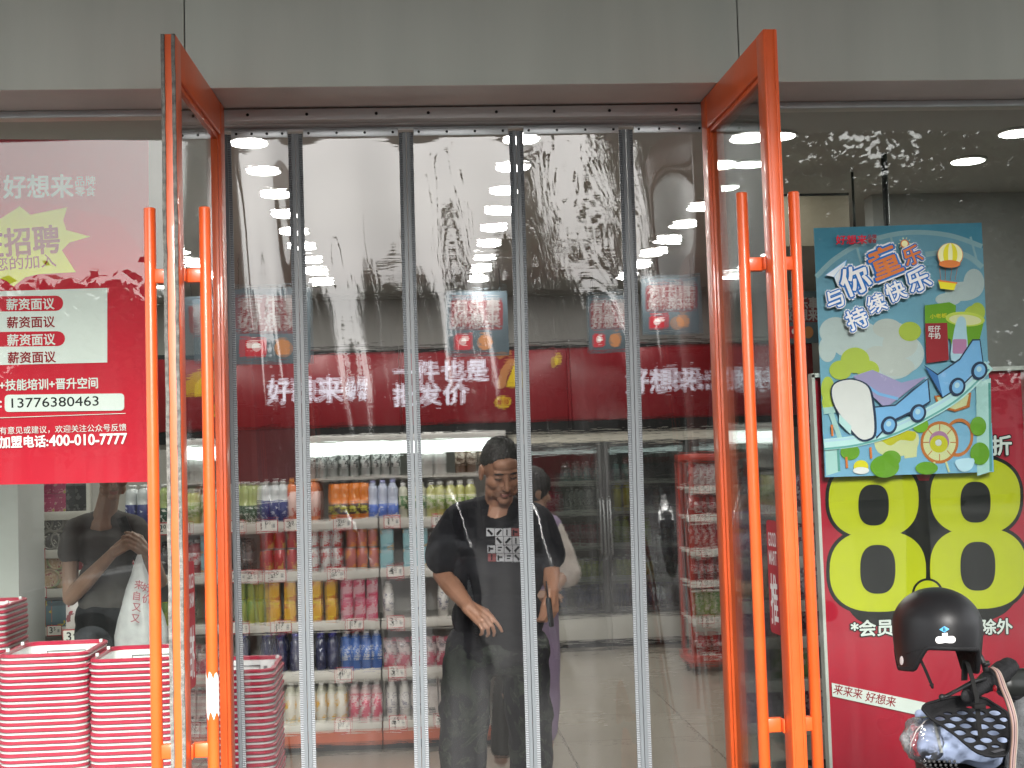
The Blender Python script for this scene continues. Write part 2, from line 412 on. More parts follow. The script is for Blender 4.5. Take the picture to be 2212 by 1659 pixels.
# fixed panes either side of the doors
pl0, pr0 = xl-0.05, xr+0.05
for a, b in ((X0, pl0-0.02), (pr0+0.02, X1)):
    MB().box((a, YG, 0.0), (b, YG+0.010, 2.980)).build('window_pane', M_glass, shop)
for a in (pl0-0.018, pr0-0.018):
    MB().bbox((a, YG-0.01, 0), (a+0.036, YG+0.03, 2.980), 0.003).build('door_post', M_alu, shop)
MB().bbox((X0, YG-0.015, 2.958), (pl0-0.02, YG-0.002, 2.983), 0.002).build('glass_channel', M_alu, shop)
MB().bbox((pr0+0.02, YG-0.015, 2.958), (X1, YG-0.002, 2.983), 0.002).build('glass_channel', M_alu, shop)

# ================================================================ doors
M_orange = pm('orange_paint', (0.64, 0.092, 0.016), 0.38, var=0.16, scale=4, bump=0.05, bscale=45, coat=0.15)
M_seal = pm('grey_brush_seal', (0.17, 0.165, 0.15), 0.95, var=0.5, scale=60, bump=0.8, bscale=250)
M_brass = pm('brass_screw', (0.55, 0.36, 0.12), 0.35, metal=0.9)
M_sred = pm('red_vinyl', (0.42, 0.008, 0.022), 0.4, var=0.05)
M_white_ink = pm('white_ink', (0.80, 0.79, 0.77), 0.55, var=0.05)
M_paper = pm('torn_white_paper', (0.72, 0.70, 0.66), 0.8, var=0.12, scale=60)
def door(label, hx, lx, side):
    Hh = at(hx, 450, 5.115); Ll = at(lx, 450, 4.245); Hh.z = Ll.z = 0
    root = thing('glass_door', label, 'door', Hh, 'orange framed doors standing open')
    d = (Ll-Hh).length; u = (Ll-Hh)/d
    t = Vector((u.y, -u.x, 0)) if side < 0 else Vector((-u.y, u.x, 0))
    if t.x*side < 0: t = -t
    Mx = Matrix(((u.x, t.x, 0, 0), (u.y, t.y, 0, 0), (0, 0, 1, 0), (0, 0, 0, 1)))       # local (along, thickness, up)
    th = 0.046; ZT = 2.981
    mb = MB()
    B = lambda lo, hi, r=0.003: mb.bbox(lo, hi, r, mat=Mx)
    B((d-0.085, 0, 0.012), (d, th, ZT)); B((0, 0, 0.012), (0.085, th, ZT))
    B((0.0851, 0.0005, ZT-0.125), (d-0.0851, th-0.0005, ZT-0.0005)); B((0.0851, 0.0005, 0.0125), (d-0.0851, th-0.0005, 0.16))
    for z0, z1 in ((ZT-0.143, ZT-0.1255), (0.1605, 0.178)): B((0.0855, 0.010, z0), (d-0.0855, th-0.010, z1), 0.002)
    for x0, x1 in ((0.0855, 0.101), (d-0.101, d-0.0855)): B((x0, 0.010, 0.1785), (x1, th-0.010, ZT-0.1435), 0.002)
    if side > 0:
        for q in (0.006, th-0.012): B((d+0.0002, q, 0.02), (d+0.003, q+0.005, ZT-0.001), 0.001)
    local(mb, 'frame', M_orange, root)
    if side < 0:
        for q in (0.0006, th-0.0116):
            m2 = MB(); n = 60
            # ragged brush strip with an uneven edge
            pts = []
            for i in range(n+1):
                z = 0.02+(ZT-0.022)*i/n; j = random.uniform(-.0012, .0012)
                pts.append((z, j))
            for i in range(n):
                z0, j0 = pts[i]; z1, j1 = pts[i+1]
                vs = [Mx @ Vector(p) for p in ((d+.0004, q-.0008+j0, z0), (d+.007, q+j0, z0), (d+.007, q+.0105+j0, z0), (d+.0004, q+.011+j0, z0), (d+.0004, q-.0008+j1, z1), (d+.007, q+j1, z1), (d+.007, q+.0105+j1, z1), (d+.0004, q+.011+j1, z1))]
                m2.add(vs, [(0, 4, 5, 1), (1, 5, 6, 2), (2, 6, 7, 3)])
            local(m2, 'brush_seal', M_seal, root)
    local(MB().box((0.098, th/2-0.004, 0.175), (d-0.098, th/2+0.004, ZT-0.14), mat=Mx), 'pane', M_dglass, root)
    # long bar handles on both faces
    for sg in (-1, 1):
        hy = -0.063 if sg < 0 else th+0.063
        zt = 2.452 if side < 0 else 2.470
        m3 = MB(); hu = d-0.105+(0.004 if sg > 0 else 0)
        m3.tube([Mx @ Vector((hu, hy, z)) for z in (0.45, 0.452, zt-0.003, zt)], [0.0175, 0.0185, 0.0185, 0.0175], 20)
        h = local(m3, 'handle', M_orange, root)
        for z in (2.235, 0.755):
            m4 = MB(); fy = 0.0 if sg < 0 else th
            y0, y1 = sorted((fy-sg*0.0 + (sg*0.0006), hy-sg*0.012))
            m4.bbox((hu-0.018, y0, z-0.022), (hu-0.010, y1, z+0.022), 0.002, mat=Mx)
            y0, y1 = sorted((fy+sg*0.0006, fy+sg*0.006)); m4.bbox((hu-0.0098, y0, z-0.022), (hu+0.035, y1, z+0.022), 0.002, mat=Mx)
            y0, y1 = sorted((fy+sg*0.0065, hy-sg*0.012)); m4.bbox((hu+0.0005-0.010, y0, z-0.022), (hu+0.010, y1, z+0.022), 0.002, mat=Mx)
            b4 = local(m4, 'bracket', M_orange, h)
        if side < 0 and sg < 0:
            m5 = MB(); n = 14
            for zz in range(8):
                pass
            prof = []
            zA, zB = 0.862, 0.985
            grid = []
            for i in range(7):
                row = []
                for k in range(n+1):
                    a = -2.2+4.4*k/n
                    z = zA+(zB-zA)*i/6 + (0.012*math.sin(k*1.9)+0.006*math.sin(k*4.1) if i in (0, 6) else 0)
                    row.append(Mx @ Vector((hu+0.0197*math.cos(a), hy+0.0197*math.sin(a)*1.0, z)))
                grid.append(row)
            vs = [p for r_ in grid for p in r_]
            m5.add(vs, [(i*(n+1)+k, i*(n+1)+k+1, (i+1)*(n+1)+k+1, (i+1)*(n+1)+k) for i in range(6) for k in range(n)], 0, True)
            tag(local(m5, 'torn_sticker', M_paper, h), 'torn white paper stuck round the handle')
    # red vinyl push / pull sticker on the glass
    fy = th/2-0.0046
    m6 = MB(); zA, zB = (1.03, 1.40) if side > 0 else (0.93, 1.33); ua, ub = d-0.262, d-0.137
    pts = []
    for cx, cz, a0 in ((ub-.02, zB-.02, 0), (ua+.02, zB-.02, 90), (ua+.02, zA+.02, 180), (ub-.02, zA+.02, 270)):
        for k in range(5): a = R(a0+22.5*k); pts.append((cx+.02*math.cos(a), cz+.02*math.sin(a)))
    m6.add([Mx @ Vector((p[0], fy, p[1])) for p in pts], [list(range(len(pts)))[::-1]], 0)
    m6.add([Mx @ Vector((p[0], th-fy, p[1])) for p in pts], [list(range(len(pts)))], 0)
    # viewed from the curtain side: local 'along' grows towards the viewer, so text runs from far to near on the left door and the reverse on the right one
    for (s, zz, hgt, w) in (('GOOD', zB-.085, .050, .090), ('MART', zB-.145, .050, .090), ('推', zA+.045, .135, .085)):
        vs, fs = text_geo(s, 0.025); xm = min(v.x for v in vs); xM = max(v.x for v in vs)
        k = w/(xM-xm)
        for yy, flip in ((fy-0.0005, 0), (th-fy+0.0005, 1)):
            out = []
            for v in vs:
                uu = ua+.018+(v.x-xm)*k
                if (side < 0) == bool(flip) and True: uu = uu
                if side > 0: uu = ua+ub-uu if flip == 1 else uu
                if side < 0: uu = uu if flip == 0 else ua+ub-uu
                # right door: seen from inside face (towards -x) the far end is on the left
                out.append(Mx @ Vector((uu, yy, zz+v.y*hgt/0.75*0.98)))
            m6.add(out, fs, 1)
    local(m6, 'push_sticker', [M_sred, M_white_ink], root)
    # black pivot at the top hinge corner
    local(MB().bbox((-0.03, 0.012, ZT-0.006+0.002), (0.05, th+0.004, ZT+0.001), 0.001, mat=Mx), 'pivot', M_black, root)
    return root
door('orange door on the left standing open, worn grey brush seal on its edge and torn paper on its handle', 488, 384, -1)
door('orange door on the right standing open, clean edge, beside the blue cartoon poster', 1522, 1664, 1)

# ================================================================ strip curtain
def ribbed():
    m = pm('ribbed_pvc_edge', (0.62, 0.66, 0.69), 0.4, var=0.05)
    n = m.node_tree.nodes; l = m.node_tree.links; b = n['Principled BSDF']
    tc = n.new('ShaderNodeTexCoord'); w = n.new('ShaderNodeTexWave'); w.wave_type = 'BANDS'; w.bands_direction = 'Z'; w.wave_profile = 'SIN'
    w.inputs['Scale'].default_value = 46; w.inputs['Distortion'].default_value = 0.4; l.new(tc.outputs['Object'], w.inputs['Vector'])
    rp = n.new('ShaderNodeValToRGB'); l.new(w.outputs[0], rp.inputs[0])
    rp.color_ramp.elements[0].position = 0.30; rp.color_ramp.elements[0].color = (0.045, 0.05, 0.055, 1)
    rp.color_ramp.elements[1].position = 0.55; rp.color_ramp.elements[1].color = (0.21, 0.23, 0.245, 1)
    l.new(rp.outputs[0], b.inputs['Base Color'])
    bp = n.new('ShaderNodeBump'); bp.inputs['Strength'].default_value = 0.6; bp.inputs['Distance'].default_value = 0.003
    l.new(w.outputs[0], bp.inputs['Height']); l.new(bp.outputs[0], b.inputs['Normal'])
    return m
M_rib = ribbed()
M_bar = pm('grey_magnet_bar', (0.115, 0.13, 0.14), 0.42, var=0.12, scale=3, stretch=(30, 30, 1))
M_pvc = sheet_mat('clear_pvc_sheet', 0.015, (0.90, 0.91, 0.90), 0.006, 0.004,
                  [((1.9, 1.9, 1.5), 0.05, 0.20, 1.5), ((1.2, 1.2, 42), 0.004, 0.022, 3), ((9, 9, 0.5), 0.006, 0.020, 2)], fres=1.0, warp=0.005)
YC = 5.235
bars = [((482, 270), (515, 1659)), ((638, 270), (668, 1659)), ((876, 268), (912, 1659)), ((1113, 266), (1152, 1659)), ((1351, 262), (1393, 1659)), ((1536, 260), (1602, 1659))]
curt_lab = ['clear curtain strip beside the left orange door, nearest the stacked baskets', 'clear curtain strip second from the left door, in front of the drink shelves',
            'clear curtain strip in the middle of the doorway, in front of the man\'s left half', 'clear curtain strip just right of the man\'s head, in front of the fridges',
            'clear curtain strip beside the right orange door, in front of the red wheeled rack']
for i in range(5):
    def bx(j, z):
        (xa, ya), (xb, yb) = bars[j]; A = at(xa, ya, YC); B = at(xb, yb, YC)
        return A.x+(B.x-A.x)*(A.z-z)/(A.z-B.z)
    zt, zb = 2.915, 0.03
    root = thing('curtain_strip', curt_lab[i], 'strip curtain', (bx(i, zb), YC, 0), 'clear plastic curtain strips in the doorway')
    mb = MB(); nx, nz = 22, 64; ph = random.uniform(0, 6)
    gv = []
    for a in range(nz+1):
        z = zt+(zb-zt)*a/nz
        e0, e1 = bx(i, z)+0.026, bx(i+1, z)-0.026
        for b in range(nx+1):
            t = b/nx; env = math.sin(math.pi*t)
            amp = (0.006+0.008*min(1, (zt-z)/1.2))
            y = YC + env*(amp*math.sin(ph+2.1*z+2.4*t)+0.0014*math.sin(ph*2+t*7+1.2*z)*min(1, (zt-z)/0.4))
            gv.append((e0+(e1-e0)*t, y, z))
    mb.add(gv, [(a*(nx+1)+b, (a+1)*(nx+1)+b, (a+1)*(nx+1)+b+1, a*(nx+1)+b+1) for a in range(nz) for b in range(nx)], 0, True)
    mb.build('sheet', M_pvc, root)
    for j, sg in ((i, 1), (i+1, -1)):
        if j == 0: pass
        mb = MB(); n = 30
        z0 = 2.905
        for a in range(n):
            za, zb2 = z0+(zb-z0)*a/n, z0+(zb-z0)*(a+1)/n
            wob = lambda z: 0.0016*math.sin(z*3.1+j*2)
            xa, xb = bx(j, za)+wob(za), bx(j, zb2)+wob(zb2)
            for (o0, o1, y0, y1, mi) in ((0.0012, 0.0145, -0.010, 0.010, 0), (0.0150, 0.0275, -0.004, 0.004, 1)):
                q0, q1 = (o0, o1) if sg > 0 else (-o1, -o0)
                vs = [(xa+q0, YC+y0, za), (xa+q1, YC+y0, za), (xa+q1, YC+y1, za), (xa+q0, YC+y1, za), (xb+q0, YC+y0, zb2), (xb+q1, YC+y0, zb2), (xb+q1, YC+y1, zb2), (xb+q0, YC+y1, zb2)]
                mb.add(vs, [(0, 4, 5, 1), (1, 5, 6, 2), (2, 6, 7, 3), (3, 7, 4, 0)], mi)
        mb.build('magnetic_bar', [M_bar, M_rib], root)
    x0, x1 = bx(i, 2.9)+0.030, bx(i+1, 2.9)-0.030
    cp = MB().bbox((x0, YC-0.012, 2.890), (x1, YC-0.006, 2.920), 0.0015).build('clamp_plate', M_alu, root)
    for k in range(4):
        x = x0+0.02+(x1-x0-0.04)*k/3
        MB().lathe([(0.0055, 0), (0.005, 0.003), (0.002, 0.004)], 8, mat=Matrix.Translation((x, YC-0.012, 2.905)) @ Matrix.Rotation(R(90), 4, 'X')).build('screw', M_black, cp)
MB().bbox((xl-0.02, YC-0.005, 2.9205), (xr+0.03, YC+0.02, 2.9295), 0.002).build('curtain_rail', M_alu, shop)

# ================================================================ ceiling lamps
M_lamp = bpy.data.materials.new('lit_lamp_face'); M_lamp.use_nodes = True
b = M_lamp.node_tree.nodes['Principled BSDF']; b.inputs['Emission Color'].default_value = (1, 0.985, 0.95, 1); b.inputs['Emission Strength'].default_value = 5.0; b.inputs['Base Color'].default_value = (0.8, 0.8, 0.8, 1)
lmesh = [MB().lathe([(0.098, -0.012), (0.100, -0.004), (0.1, -0.001)], 24).mesh('lamp_rim', [M_white]), MB().lathe([(0.088, -0.0135), (0.088, -0.0125)], 24).mesh('lamp_face', [M_lamp])]
LAMPW = 1.5
rows = [(-2.08, 'left of the posters'), (-0.78, 'behind the left end of the doorway'), (0.53, 'over the middle of the doorway'), (1.80, 'behind the right door'), (3.02, 'over the right window')]
names = ['nearest', 'second', 'third', 'fourth', 'fifth', 'sixth', 'seventh', 'eighth', 'last']
for x, where in rows:
    for k in range(9):
        if x > 2.7 and k > 1: continue
        r_ = thing('ceiling_lamp', 'round lit ceiling lamp, %s in the row %s' % (names[k], where), 'lamp', (x, 6.55+0.62*k, ZC-0.0006), 'round ceiling lamps in rows')
        for me, nm in zip(lmesh, ('rim', 'diffuser')):
            o = bpy.data.objects.new(nm, me); COL.objects.link(o); o.parent = r_
        ld = bpy.data.lights.get('lamp_light') or bpy.data.lights.new('lamp_light', 'AREA')
        ld.shape = 'DISK'; ld.size = 0.17; ld.energy = LAMPW; ld.color = (1, 0.97, 0.92)
        lo = bpy.data.objects.new('light', ld); COL.objects.link(lo); lo.parent = r_; lo.location = (0, 0, -0.016)
# ================================================================ products and shelves
def print_mat(name, c1, c2, scale=40, rough=0.35, thr=0.52, stretch=None, c3=None):
    """packaging print: blotches of two or three inks"""
    if name in MATS: return MATS[name]
    m = pm(name, c1, rough, var=0.05, scale=20); n = m.node_tree.nodes; l = m.node_tree.links; b = n['Principled BSDF']
    tc = n.new('ShaderNodeTexCoord'); mp = n.new('ShaderNodeMapping'); l.new(tc.outputs['Object'], mp.inputs[0])
    if stretch: mp.inputs['Scale'].default_value = stretch
    no = n.new('ShaderNodeTexNoise'); no.inputs['Scale'].default_value = scale; no.inputs['Detail'].default_value = 2; l.new(mp.outputs[0], no.inputs['Vector'])
    rp = n.new('ShaderNodeValToRGB'); rp.color_ramp.interpolation = 'CONSTANT'; l.new(no.outputs[0], rp.inputs[0])
    c1 = C(c1) if isinstance(c1, str) else c1; c2 = C(c2) if isinstance(c2, str) else c2
    e = rp.color_ramp.elements; e[0].position = 0; e[0].color = c1+(1,); e[1].position = thr; e[1].color = c2+(1,)
    if c3 is not None:
        c3 = C(c3) if isinstance(c3, str) else c3
        q = e.new(thr+0.09); q.color = c3+(1,)
    l.new(rp.outputs[0], b.inputs['Base Color'])
    return m
P = {}
def B_(name, body, label, cap, h=.215, r=.031, l0=.25, l1=.62, neck=.013, sh=.78, sq=1.0):
    P[name] = ('bottle', body, label, cap, h, r, l0, l1, neck, sh, sq)
pl = lambda n, c: pm(n, c, 0.16, var=0.10, scale=25, coat=0.4)
cap_w, cap_b, cap_k = pm('white_cap', (0.62, 0.61, 0.60), 0.4), pm('blue_cap', (0.055, 0.05, 0.30), 0.35), pm('black_cap', (0.015, 0.015, 0.016), 0.4)
cap_o, cap_l = pm('orange_cap', (0.55, 0.20, 0.03), 0.4), pm('lilac_cap', (0.35, 0.36, 0.62), 0.4)
B_('clear', pl('clear_water', (0.36, 0.37, 0.36)), print_mat('grey_label', (0.50, 0.50, 0.49), (0.06, 0.06, 0.06), 55), cap_w, .20, .029)
B_('bigmilk', pl('white_milk', (0.58, 0.57, 0.55)), pm('plain_white_label', (0.62, 0.61, 0.60), 0.5), cap_w, .25, .038, neck=.017)
B_('greentea', pl('green_tea', (0.34, 0.40, 0.16)), print_mat('dark_green_label', (0.012, 0.06, 0.03), (0.55, 0.55, 0.50), 40, thr=.6), cap_w, .235, .032, .02, .42)
B_('navy', pl('soda_water', (0.50, 0.52, 0.53)), print_mat('navy_label', (0.018, 0.024, 0.13), (0.4, 0.42, 0.5), 40, thr=.63), cap_w, .235, .034, .02, .52)
B_('peach', pl('peach_tea', (0.60, 0.17, 0.06)), print_mat('peach_label', (0.66, 0.46, 0.42), (0.45, 0.06, 0.03), 30, thr=.56, stretch=(1, 1, .4)), cap_o, .24, .032, .1, .70)
B_('orange', pl('orange_juice', (0.62, 0.17, 0.012)), print_mat('brown_label', (0.05, 0.02, 0.012), (0.40, 0.38, 0.04), 30, thr=.55), cap_k, .225, .040, .12, .42, neck=.026, sh=.85)
B_('sport', pl('pale_blue_drink', (0.42, 0.46, 0.58)), print_mat('blue_label', (0.07, 0.14, 0.48), (0.6, 0.62, 0.7), 30, thr=.6), cap_l, .22, .033, .05, .38)
B_('lime', pl('lime_drink', (0.46, 0.46, 0.16)), print_mat('pale_lime_label', (0.55, 0.55, 0.40), (0.20, 0.30, 0.05), 35), cap_w, .20, .031)
B_('dew', pl('pale_drink', (0.50, 0.50, 0.40)), print_mat('leaf_label', (0.07, 0.16, 0.06), (0.55, 0.55, 0.4), 35, thr=.55), cap_w, .20, .031)
B_('bluecap', pl('dark_blue_bottle', (0.025, 0.03, 0.085)), print_mat('night_label', (0.012, 0.014, 0.05), (0.16, 0.17, 0.22), 45, thr=.62), cap_b, .215, .034, .1, .5, neck=.017, sh=.72)
B_('bluewater', pl('blue_water', (0.05, 0.13, 0.40)), print_mat('blue_white_label', (0.06, 0.15, 0.45), (0.6, 0.62, 0.66), 45, thr=.55), cap_w, .215, .032, .3, .62)
B_('milky', pl('milky_drink', (0.55, 0.53, 0.50)), print_mat('milky_label', (0.58, 0.56, 0.54), (0.10, 0.10, 0.16), 40, thr=.57), cap_w, .205, .031, .2, .68)
B_('pinkjuice', pl('pink_drink', (0.52, 0.36, 0.36)), print_mat('pink_label', (0.46, 0.05, 0.10), (0.6, 0.5, 0.5), 28, thr=.52), cap_w, .205, .031, .05, .70)
B_('lemon', pl('lemon_drink', (0.48, 0.47, 0.38)), print_mat('lemon_label', (0.55, 0.52, 0.46), (0.55, 0.30, 0.02), 20, thr=.53), cap_w, .215, .032, .05, .72)
B_('plum', pl('plum_drink', (0.28, 0.05, 0.06)), print_mat('plum_label', (0.55, 0.5, 0.5), (0.35, 0.03, 0.04), 35), cap_w, .19, .030)
B_('dark', pl('cola', (0.03, 0.018, 0.014)), print_mat('dark_label', (0.06, 0.05, 0.05), (0.4, 0.38, 0.36), 45, thr=.6), cap_k, .19, .028)
B_('cocoa', pl('cocoa_milk', (0.16, 0.10, 0.07)), print_mat('cocoa_label', (0.42, 0.36, 0.30), (0.09, 0.05, 0.03), 40), cap_k, .19, .032, sh=.84)
B_('yellow', pl('yellow_drink', (0.60, 0.50, 0.01)), pm('yellow_label', (0.62, 0.52, 0.02), 0.4), cap_w, .25, .042)
B_('green', pl('green_drink', (0.30, 0.40, 0.06)), print_mat('pale_green_label', (0.35, 0.45, 0.10), (0.55, 0.58, 0.4), 30), cap_w, .24, .038)
B_('pinkcold', pl('cold_pink', (0.26, 0.06, 0.09)), print_mat('cold_pink_label', (0.30, 0.05, 0.08), (0.4, 0.3, 0.32), 35), cap_k, .20, .034)
B_('tealcold', pl('cold_teal', (0.20, 0.33, 0.31)), print_mat('cold_teal_label', (0.20, 0.40, 0.38), (0.5, 0.55, 0.54), 35), cap_w, .17, .032)
B_('nightcold', pl('cold_blue', (0.03, 0.035, 0.12)), print_mat('cold_blue_label', (0.03, 0.035, 0.16), (0.2, 0.21, 0.3), 45, thr=.6), cap_b, .22, .036)
B_('squash', pl('lime_cold', (0.36, 0.40, 0.08)), print_mat('lime_cold_label', (0.45, 0.46, 0.10), (0.2, 0.28, 0.04), 30), cap_w, .17, .036)
B_('jarred', pl('jar_sauce', (0.30, 0.03, 0.03)), print_mat('jar_label', (0.55, 0.48, 0.46), (0.30, 0.02, 0.03), 28), pm('red_cap', (0.35, 0.015, 0.02), .4), .15, .045, neck=.034, sh=.88)
def K_(name, kind, a, b, *dim): P[name] = (kind, a, b)+dim
K_('redcan', 'can', print_mat('red_can', (0.34, 0.012, 0.012), (0.48, 0.26, 0.05), 34, thr=.60, stretch=(1, 1, .5)), M_alu, .030, .125)
K_('silvercan', 'can', print_mat('silver_red_can', (0.55, 0.53, 0.52), (0.40, 0.03, 0.03), 24, thr=.50), M_alu, .030, .125)
K_('orangecan', 'can', print_mat('pink_orange_can', (0.42, 0.12, 0.10), (0.60, 0.22, 0.06), 22, thr=.52), M_alu, .030, .12)
K_('greencan', 'can', print_mat('green_can', (0.15, 0.25, 0.035), (0.30, 0.34, 0.07), 14, thr=.52, stretch=(1, 1, .25)), pm('lime_lid', (0.45, 0.46, 0.03), .4), .031, .135)
K_('limecan', 'can', print_mat('lime_can', (0.42, 0.45, 0.03), (0.16, 0.20, 0.03), 20, thr=.56), M_alu, .034, .11)
K_('yellowbox', 'box', print_mat('amber_carton', (0.56, 0.30, 0.015), (0.42, 0.12, 0.015), 22, thr=.54), pm('yellow_carton_end', (0.60, 0.42, 0.02), .5), .062, .045, .125)
K_('pinkbox', 'box', print_mat('pink_carton', (0.52, 0.30, 0.33), (0.45, 0.035, 0.09), 24, thr=.50), pm('pink_carton_end', (0.50, 0.12, 0.2), .5), .064, .045, .125)
K_('tealpack', 'box', print_mat('teal_pack', (0.22, 0.42, 0.46), (0.12, 0.30, 0.36), 20, thr=.52, c3=(0.40, 0.26, 0.12)), pm('pale_teal', (0.3, 0.45, 0.5), .4), .075, .05, .11)
K_('pouch', 'pouch', print_mat('white_pink_pouch', (0.50, 0.42, 0.42), (0.07, 0.05, 0.06), 40, thr=.57), print_mat('rose_pouch', (0.38, 0.06, 0.10), (0.5, 0.4, 0.4), 30), .075, .04, .165)
K_('silverbox', 'box', print_mat('grey_carton', (0.50, 0.46, 0.44), (0.40, 0.36, 0.34), 30), pm('black_window', (0.03, 0.032, 0.03), .3), .075, .05, .23)
K_('rosebox', 'box', print_mat('rose_carton', (0.30, 0.03, 0.09), (0.46, 0.20, 0.24), 32, thr=.57, c3=(0.3, 0.3, 0.06)), pm('rose_end', (0.30, 0.04, 0.1), .5), .098, .06, .125)
K_('bluebox', 'box', print_mat('teal_carton', (0.08, 0.15, 0.18), (0.42, 0.36, 0.04), 18, thr=.60), pm('teal_end', (0.07, 0.12, 0.15), .5), .15, .08, .18)
K_('orangebox', 'box', print_mat('orange_carton', (0.36, 0.12, 0.07), (0.50, 0.28, 0.06), 18, thr=.56), pm('orange_end', (0.36, 0.1, 0.06), .5), .15, .08, .18)
K_('tin', 'tin', print_mat('round_tin_face', (0.05, 0.045, 0.04), (0.30, 0.28, 0.24), 40, thr=.60), pm('tin_rim', (0.20, 0.19, 0.17), .35, metal=.3), .068, .12)
K_('roll', 'tin', print_mat('roll_face', (0.36, 0.22, 0.10), (0.46, 0.33, 0.20), 40, c3=(0.25, 0.05, 0.03)), print_mat('roll_side', (0.30, 0.20, 0.10), (0.20, 0.22, 0.08), 20), .07, .14)
K_('purplepack', 'pouch', print_mat('mauve_pack', (0.20, 0.11, 0.17), (0.42, 0.36, 0.38), 26, c3=(0.12, 0.02, 0.05)), print_mat('mauve_pack_b', (0.3, 0.2, 0.26), (0.1, 0.03, 0.06), 26), .14, .05, .19)
K_('greenpack', 'pouch', print_mat('green_pack', (0.10, 0.20, 0.05), (0.36, 0.36, 0.26), 26), print_mat('green_pack_b', (0.2, 0.28, 0.1), (0.5, 0.45, 0.4), 26), .12, .05, .19)
K_('redpack', 'pouch', print_mat('red_pack', (0.28, 0.02, 0.03), (0.5, 0.4, 0.38), 24, thr=.55), print_mat('red_pack_b', (0.35, 0.05, 0.05), (0.5, 0.4, 0.38), 24), .11, .05, .19)
K_('whitepack', 'pouch', print_mat('white_pack', (0.52, 0.46, 0.46), (0.30, 0.03, 0.05), 22, thr=.57), print_mat('white_pack_b', (0.5, 0.45, 0.44), (0.2, 0.05, 0.06), 22), .12, .05, .17)
K_('blackpack', 'box', print_mat('black_pack', (0.03, 0.03, 0.032), (0.10, 0.10, 0.10), 20), pm('black_end', (0.02, 0.02, 0.02), .5), .11, .08, .19)
NM = {'bottle': 'drink_bottle', 'can': 'drink_can', 'box': 'carton', 'pouch': 'snack_pouch', 'tin': 'round_tin'}
CT = {'bottle': 'bottle', 'can': 'can', 'box': 'carton', 'pouch': 'snack pouch', 'tin': 'tin'}
PROTO = {}
def proto(k):
    if k in PROTO: return PROTO[k]
    d = P[k]
    if d[0] == 'bottle':
        _, body, label, cap, h, r, l0, l1, neck, sh, sq = d
        zl0, zl1, zs = h*l0, h*l1, h*sh
        pr = [(r*.86, 0), (r*.97, .006), (r*.96, zl0), (r, zl0+.001), (r, zl1), (r*.95, zl1+.001)]
        mis = [0, 0, 0, 1, 0]
        if zs-zl1 > .012: pr += [(r*.97, (zl1+zs)/2), (r*.93, zs)]; mis += [0, 0]
        pr += [((r*.7+neck*.3), zs+(h*.93-zs)*.45), (neck*1.05, h*.93-.004), (neck, h*.93)]; mis += [0, 0, 0]
        ob = MB().lathe(pr, 14, mis=mis).mesh(k+'_bottle', [body, label])
        cb = MB().lathe([(neck*1.22, h*.925), (neck*1.25, h*.985), (neck*1.1, h)], 12).mesh(k+'_cap', [cap])
        PROTO[k] = (ob, [('cap', cb)])
    elif d[0] == 'can':
        _, a, b, r, h = d
        ob = MB().lathe([(r*.8, 0), (r, .008), (r, h-.012), (r*.86, h-.002), (r*.86, h), (r*.78, h), (r*.76, h-.004)], 16, mis=[1, 0, 0, 1, 1, 1]).mesh(k+'_can', [a, b]); PROTO[k] = (ob, [])
    elif d[0] == 'box':
        _, a, b, w, t, h = d
        m = MB().bbox((-w/2, -t/2, 0), (w/2, t/2, h), .003, 0); m.box((-w*.42, -t/2-.0008, h*.80), (w*.42, -t/2-.0002, h*.93), 1); m.box((-w*.30, -t/2-.0008, h*.12), (w*.30, -t/2-.0002, h*.2), 1)
        PROTO[k] = (m.mesh(k+'_carton', [a, b]), [])
    elif d[0] == 'pouch':
        _, a, b, w, t, h = d
        m = MB(); n = 10; gv = []
        for s_ in (-1, 1):
            for i in range(n+1):
                for j in range(n+1):
                    u, v = i/n, j/n; e = (max(0, math.sin(math.pi*u))**.5)*(max(0, math.sin(math.pi*v))**.45)
                    wob = .006*math.sin(u*17+v*5)*e
                    gv.append((-w/2+w*u*(1) - 0.0, s_*(t/2*e+.0006+wob*.4), h*v+.004*math.sin(u*9)*(1 if j == n else 0)))
        N = n+1
        fs = []
        for s_ in (0, 1):
            for i in range(n):
                for j in range(n):
                    q = [s_*N*N+i*N+j, s_*N*N+(i+1)*N+j, s_*N*N+(i+1)*N+j+1, s_*N*N+i*N+j+1]; fs.append((q if s_ == 0 else q[::-1], 0 if (j < n*.45 or j == n-1) else 1))
        for mi in (0, 1): m.f += [f for f, k_ in fs if k_ == mi]; m.m += [mi]*len([1 for f, k_ in fs if k_ == mi]); m.sm += [True]*len([1 for f, k_ in fs if k_ == mi])
        m.v += gv
        PROTO[k] = (m.mesh(k+'_pouch', [b, a]), [])
    else:
        _, a, b, r, L = d
        rot = Matrix.Translation((0, L/2, r)) @ Matrix.Rotation(R(90), 4, 'X')
        m = MB().lathe([(r*.96, 0), (r, .004), (r, L-.004), (r*.95, L), (r*.80, L), (r*.78, L-.006)], 20, mat=rot, mis=[1, 1, 1, 1, 1]); 
        m.m[-1] = 0
        PROTO[k] = (m.mesh(k+'_tin', [b, a][:2] if False else [a, b]), [])
    return PROTO[k]
def put(k, x, y, z, label, group, rz=None, name=None):
    me, ch = proto(k); o = bpy.data.objects.new(name or NM[P[k][0]], me); COL.objects.link(o); o.location = (x, y, z+.0006)
    o.rotation_euler.z = random.uniform(-.6, .6) if rz is None else rz+random.uniform(-.07, .07)
    tag(o, label, CT[P[k][0]], group)
    for nm, cm in ch:
        c = bpy.data.objects.new(nm, cm); COL.objects.link(c); c.parent = o
    return o
